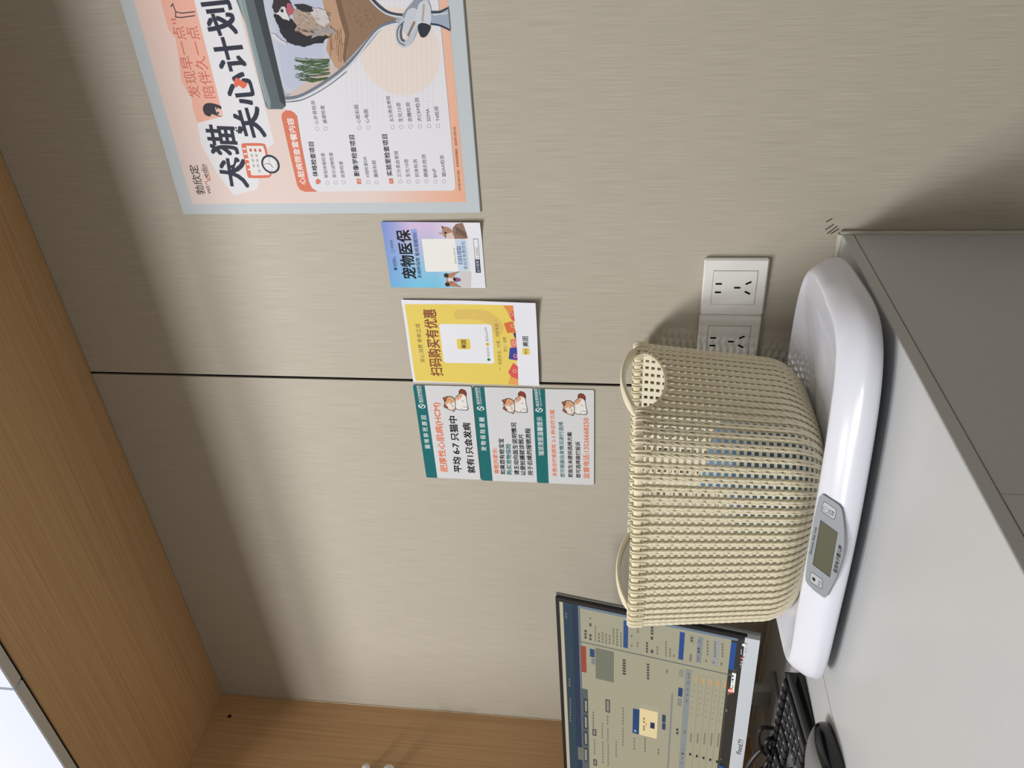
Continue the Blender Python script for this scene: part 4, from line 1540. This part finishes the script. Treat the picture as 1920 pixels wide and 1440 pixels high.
mb = MB()
vv = []
for (x, y) in ((KX0, KY0), (KX1, KY0), (KX1, KY1), (KX0, KY1)):
    vv.append((x, y, ZC + 0.0014))
for (x, y) in ((KX0, KY0), (KX1, KY0), (KX1, KY1), (KX0, KY1)):
    vv.append((x, y, kz(y) - 0.002))
mb.raw(vv, [(0, 3, 2, 1), (4, 5, 6, 7), (0, 1, 5, 4), (1, 2, 6, 5), (2, 3, 7, 6), (3, 0, 4, 7)])
bmesh.ops.bevel(mb.bm, geom=[e_ for e_ in mb.bm.edges if abs(e_.verts[0].co.z - e_.verts[1].co.z) > 0.005], offset=0.012, segments=4, affect='EDGES')
mb.build('base', M_gloss, kb, True)
mb = MB()
vv = []
for dz in (-0.002, 0.0012):
    for (x, y) in ((KX0, KY0), (KX1, KY0), (KX1, KY1), (KX0, KY1)):
        vv.append((x, y, kz(y) + dz))
mb.raw(vv, [(0, 3, 2, 1), (4, 5, 6, 7), (0, 1, 5, 4), (1, 2, 6, 5), (2, 3, 7, 6), (3, 0, 4, 7)])
bmesh.ops.bevel(mb.bm, geom=[e_ for e_ in mb.bm.edges if abs(e_.verts[0].co.x - e_.verts[1].co.x) < 1e-6 and abs(e_.verts[0].co.y - e_.verts[1].co.y) < 1e-6], offset=0.012, segments=4, affect='EDGES')
mb.build('case', M_kbd, kb, True)
mb = MB()
vv = []
for dz in (0.0006, 0.0016):
    for (x, y) in ((KX0 + .008, KY0 + .008), (KX1 - .0065, KY0 + .008), (KX1 - .0065, KY1 - .009), (KX0 + .008, KY1 - .009)):
        vv.append((x, y, kz(y) + dz))
mb.raw(vv, [(0, 3, 2, 1), (4, 5, 6, 7), (0, 1, 5, 4), (1, 2, 6, 5), (2, 3, 7, 6), (3, 0, 4, 7)])
mb.build('key_bed', M_gloss, kb)
kbm = MB()
PT = 0.0190
sl = math.atan2(HB - HF, KY1 - KY0)
RK = Matrix.Rotation(sl, 3, 'X')


def key(cx, cy, w=1.0, h=1.0):
    z = kz(cy) + 0.001
    kx, ky = PT * w - 0.0028, PT * h - 0.0028
    old = set(kbm.bm.faces)
    kbm.box((cx - kx / 2, cy - ky / 2, z), (cx + kx / 2, cy + ky / 2, z + 0.0042), 0.0011, 2, rot=RK)
    for f in kbm.bm.faces:
        if f not in old:
            f.material_index = 0
    ly = cy + ky * 0.12
    zl = z + 0.0042 + (ly + 0.0018 - cy) * math.tan(sl)
    old = set(kbm.bm.faces)
    kbm.box((cx - kx * 0.30, ly, zl), (cx - kx * 0.30 + 0.0030, ly + 0.0036, zl + 0.00025), rot=RK)
    for f in kbm.bm.faces:
        if f not in old:
            f.material_index = 1


xr = KX1 - 0.0085
yt = KY1 - 0.010
for c in range(4):                       # number pad
    for r in range(5):
        cx, cy = xr - PT * (3 - c + .5), yt - 0.024 - PT * (r + .5)
        if c == 3 and r in (1, 3):
            key(cx, cy - PT / 2, 1, 2)
        elif c == 3 and r in (2, 4):
            continue
        elif r == 4 and c == 0:
            key(cx + PT / 2, cy, 2, 1)
        elif r == 4 and c == 1:
            continue
        else:
            key(cx, cy)
for c in range(3):
    for r in (0, 1):
        key(xr - PT * 4.35 - PT * (c + .5), yt - 0.024 - PT * (r + .5))
    key(xr - PT * 4.35 - PT * (c + .5), yt - 0.024 - PT * 4.5)
key(xr - PT * 4.35 - PT * 1.5, yt - 0.024 - PT * 3.5)
for c in range(14):
    for r in range(5):
        key(xr - PT * 7.7 - PT * (c + .5) + 0.004 * (r - 2), yt - 0.024 - PT * (r + .5))
for c in range(20):
    key(xr - PT * (c * 1.08 + 0.6), yt - 0.0075, 1, 0.8)
kc = kbm.build('keycaps', M_keys, kb, True)
kc.data.materials.append(mat('grey_white_ink', (170, 172, 176), 0.5))
# ------------------------------------------------------------------ mouse
ms = empty('computer_mouse', (-0.368, -0.41, ZC), 'black computer mouse with a grey top, in front of the keyboard', 'mouse')
MA = math.radians(14)
RM = Matrix.Rotation(MA, 3, 'Z')
MC = Vector((-0.3760, -0.4120, ZC))


def mouse_ring(t, k, w, hgt):
    return k


mb = MB()
rings = []
NM = 32
for j in range(9):
    f = j / 8
    ring = []
    for i in range(NM):
        th = 2 * PI * i / NM
        c, s = math.cos(th), math.sin(th)
        x = 0.031 * abs(c) ** 0.8 * (1 if c > 0 else -1)
        y = 0.059 * abs(s) ** 0.75 * (1 if s > 0 else -1)
        sc_ = [1.0, 1.02, 1.0, 0.95, 0.86, 0.70, 0.48, 0.25, 0.08][j]
        x, y = x * sc_, y * sc_
        dome = (0.010 + 0.028 * (1 - ((y + 0.012) / 0.075) ** 2)) * [0, 0.30, .58, .76, .87, .94, .98, .995, 1.0][j]
        z = 0.0008 + dome
        ring.append(mb.bm.verts.new(RM @ Vector((x, y, z)) + MC))
    rings.append(ring)
for A, B in zip(rings, rings[1:]):
    for i in range(NM):
        mb.bm.faces.new((A[i], A[(i + 1) % NM], B[(i + 1) % NM], B[i]))
mb.bm.faces.new(rings[0][::-1])
mb.bm.faces.new(rings[-1])
o = mb.build('shell', M_gloss, ms, True)
o.data.materials.append(mat('grey_mouse_top', (118, 120, 121), 0.45))
inv = RM.inverted()
for f in o.data.polygons:
    q = inv @ (f.center - MC)
    if f.index >= 3 * NM and q.z > 0.006:
        f.material_index = 1
MB().tube([RM @ Vector((-0.006, 0.030, 0.0265)) + MC, RM @ Vector((-0.0005, 0.030, 0.0265)) + MC], 0.0052, 14).build('scroll_wheel', M_black, ms, True)

bpy.data.objects.remove(_to)
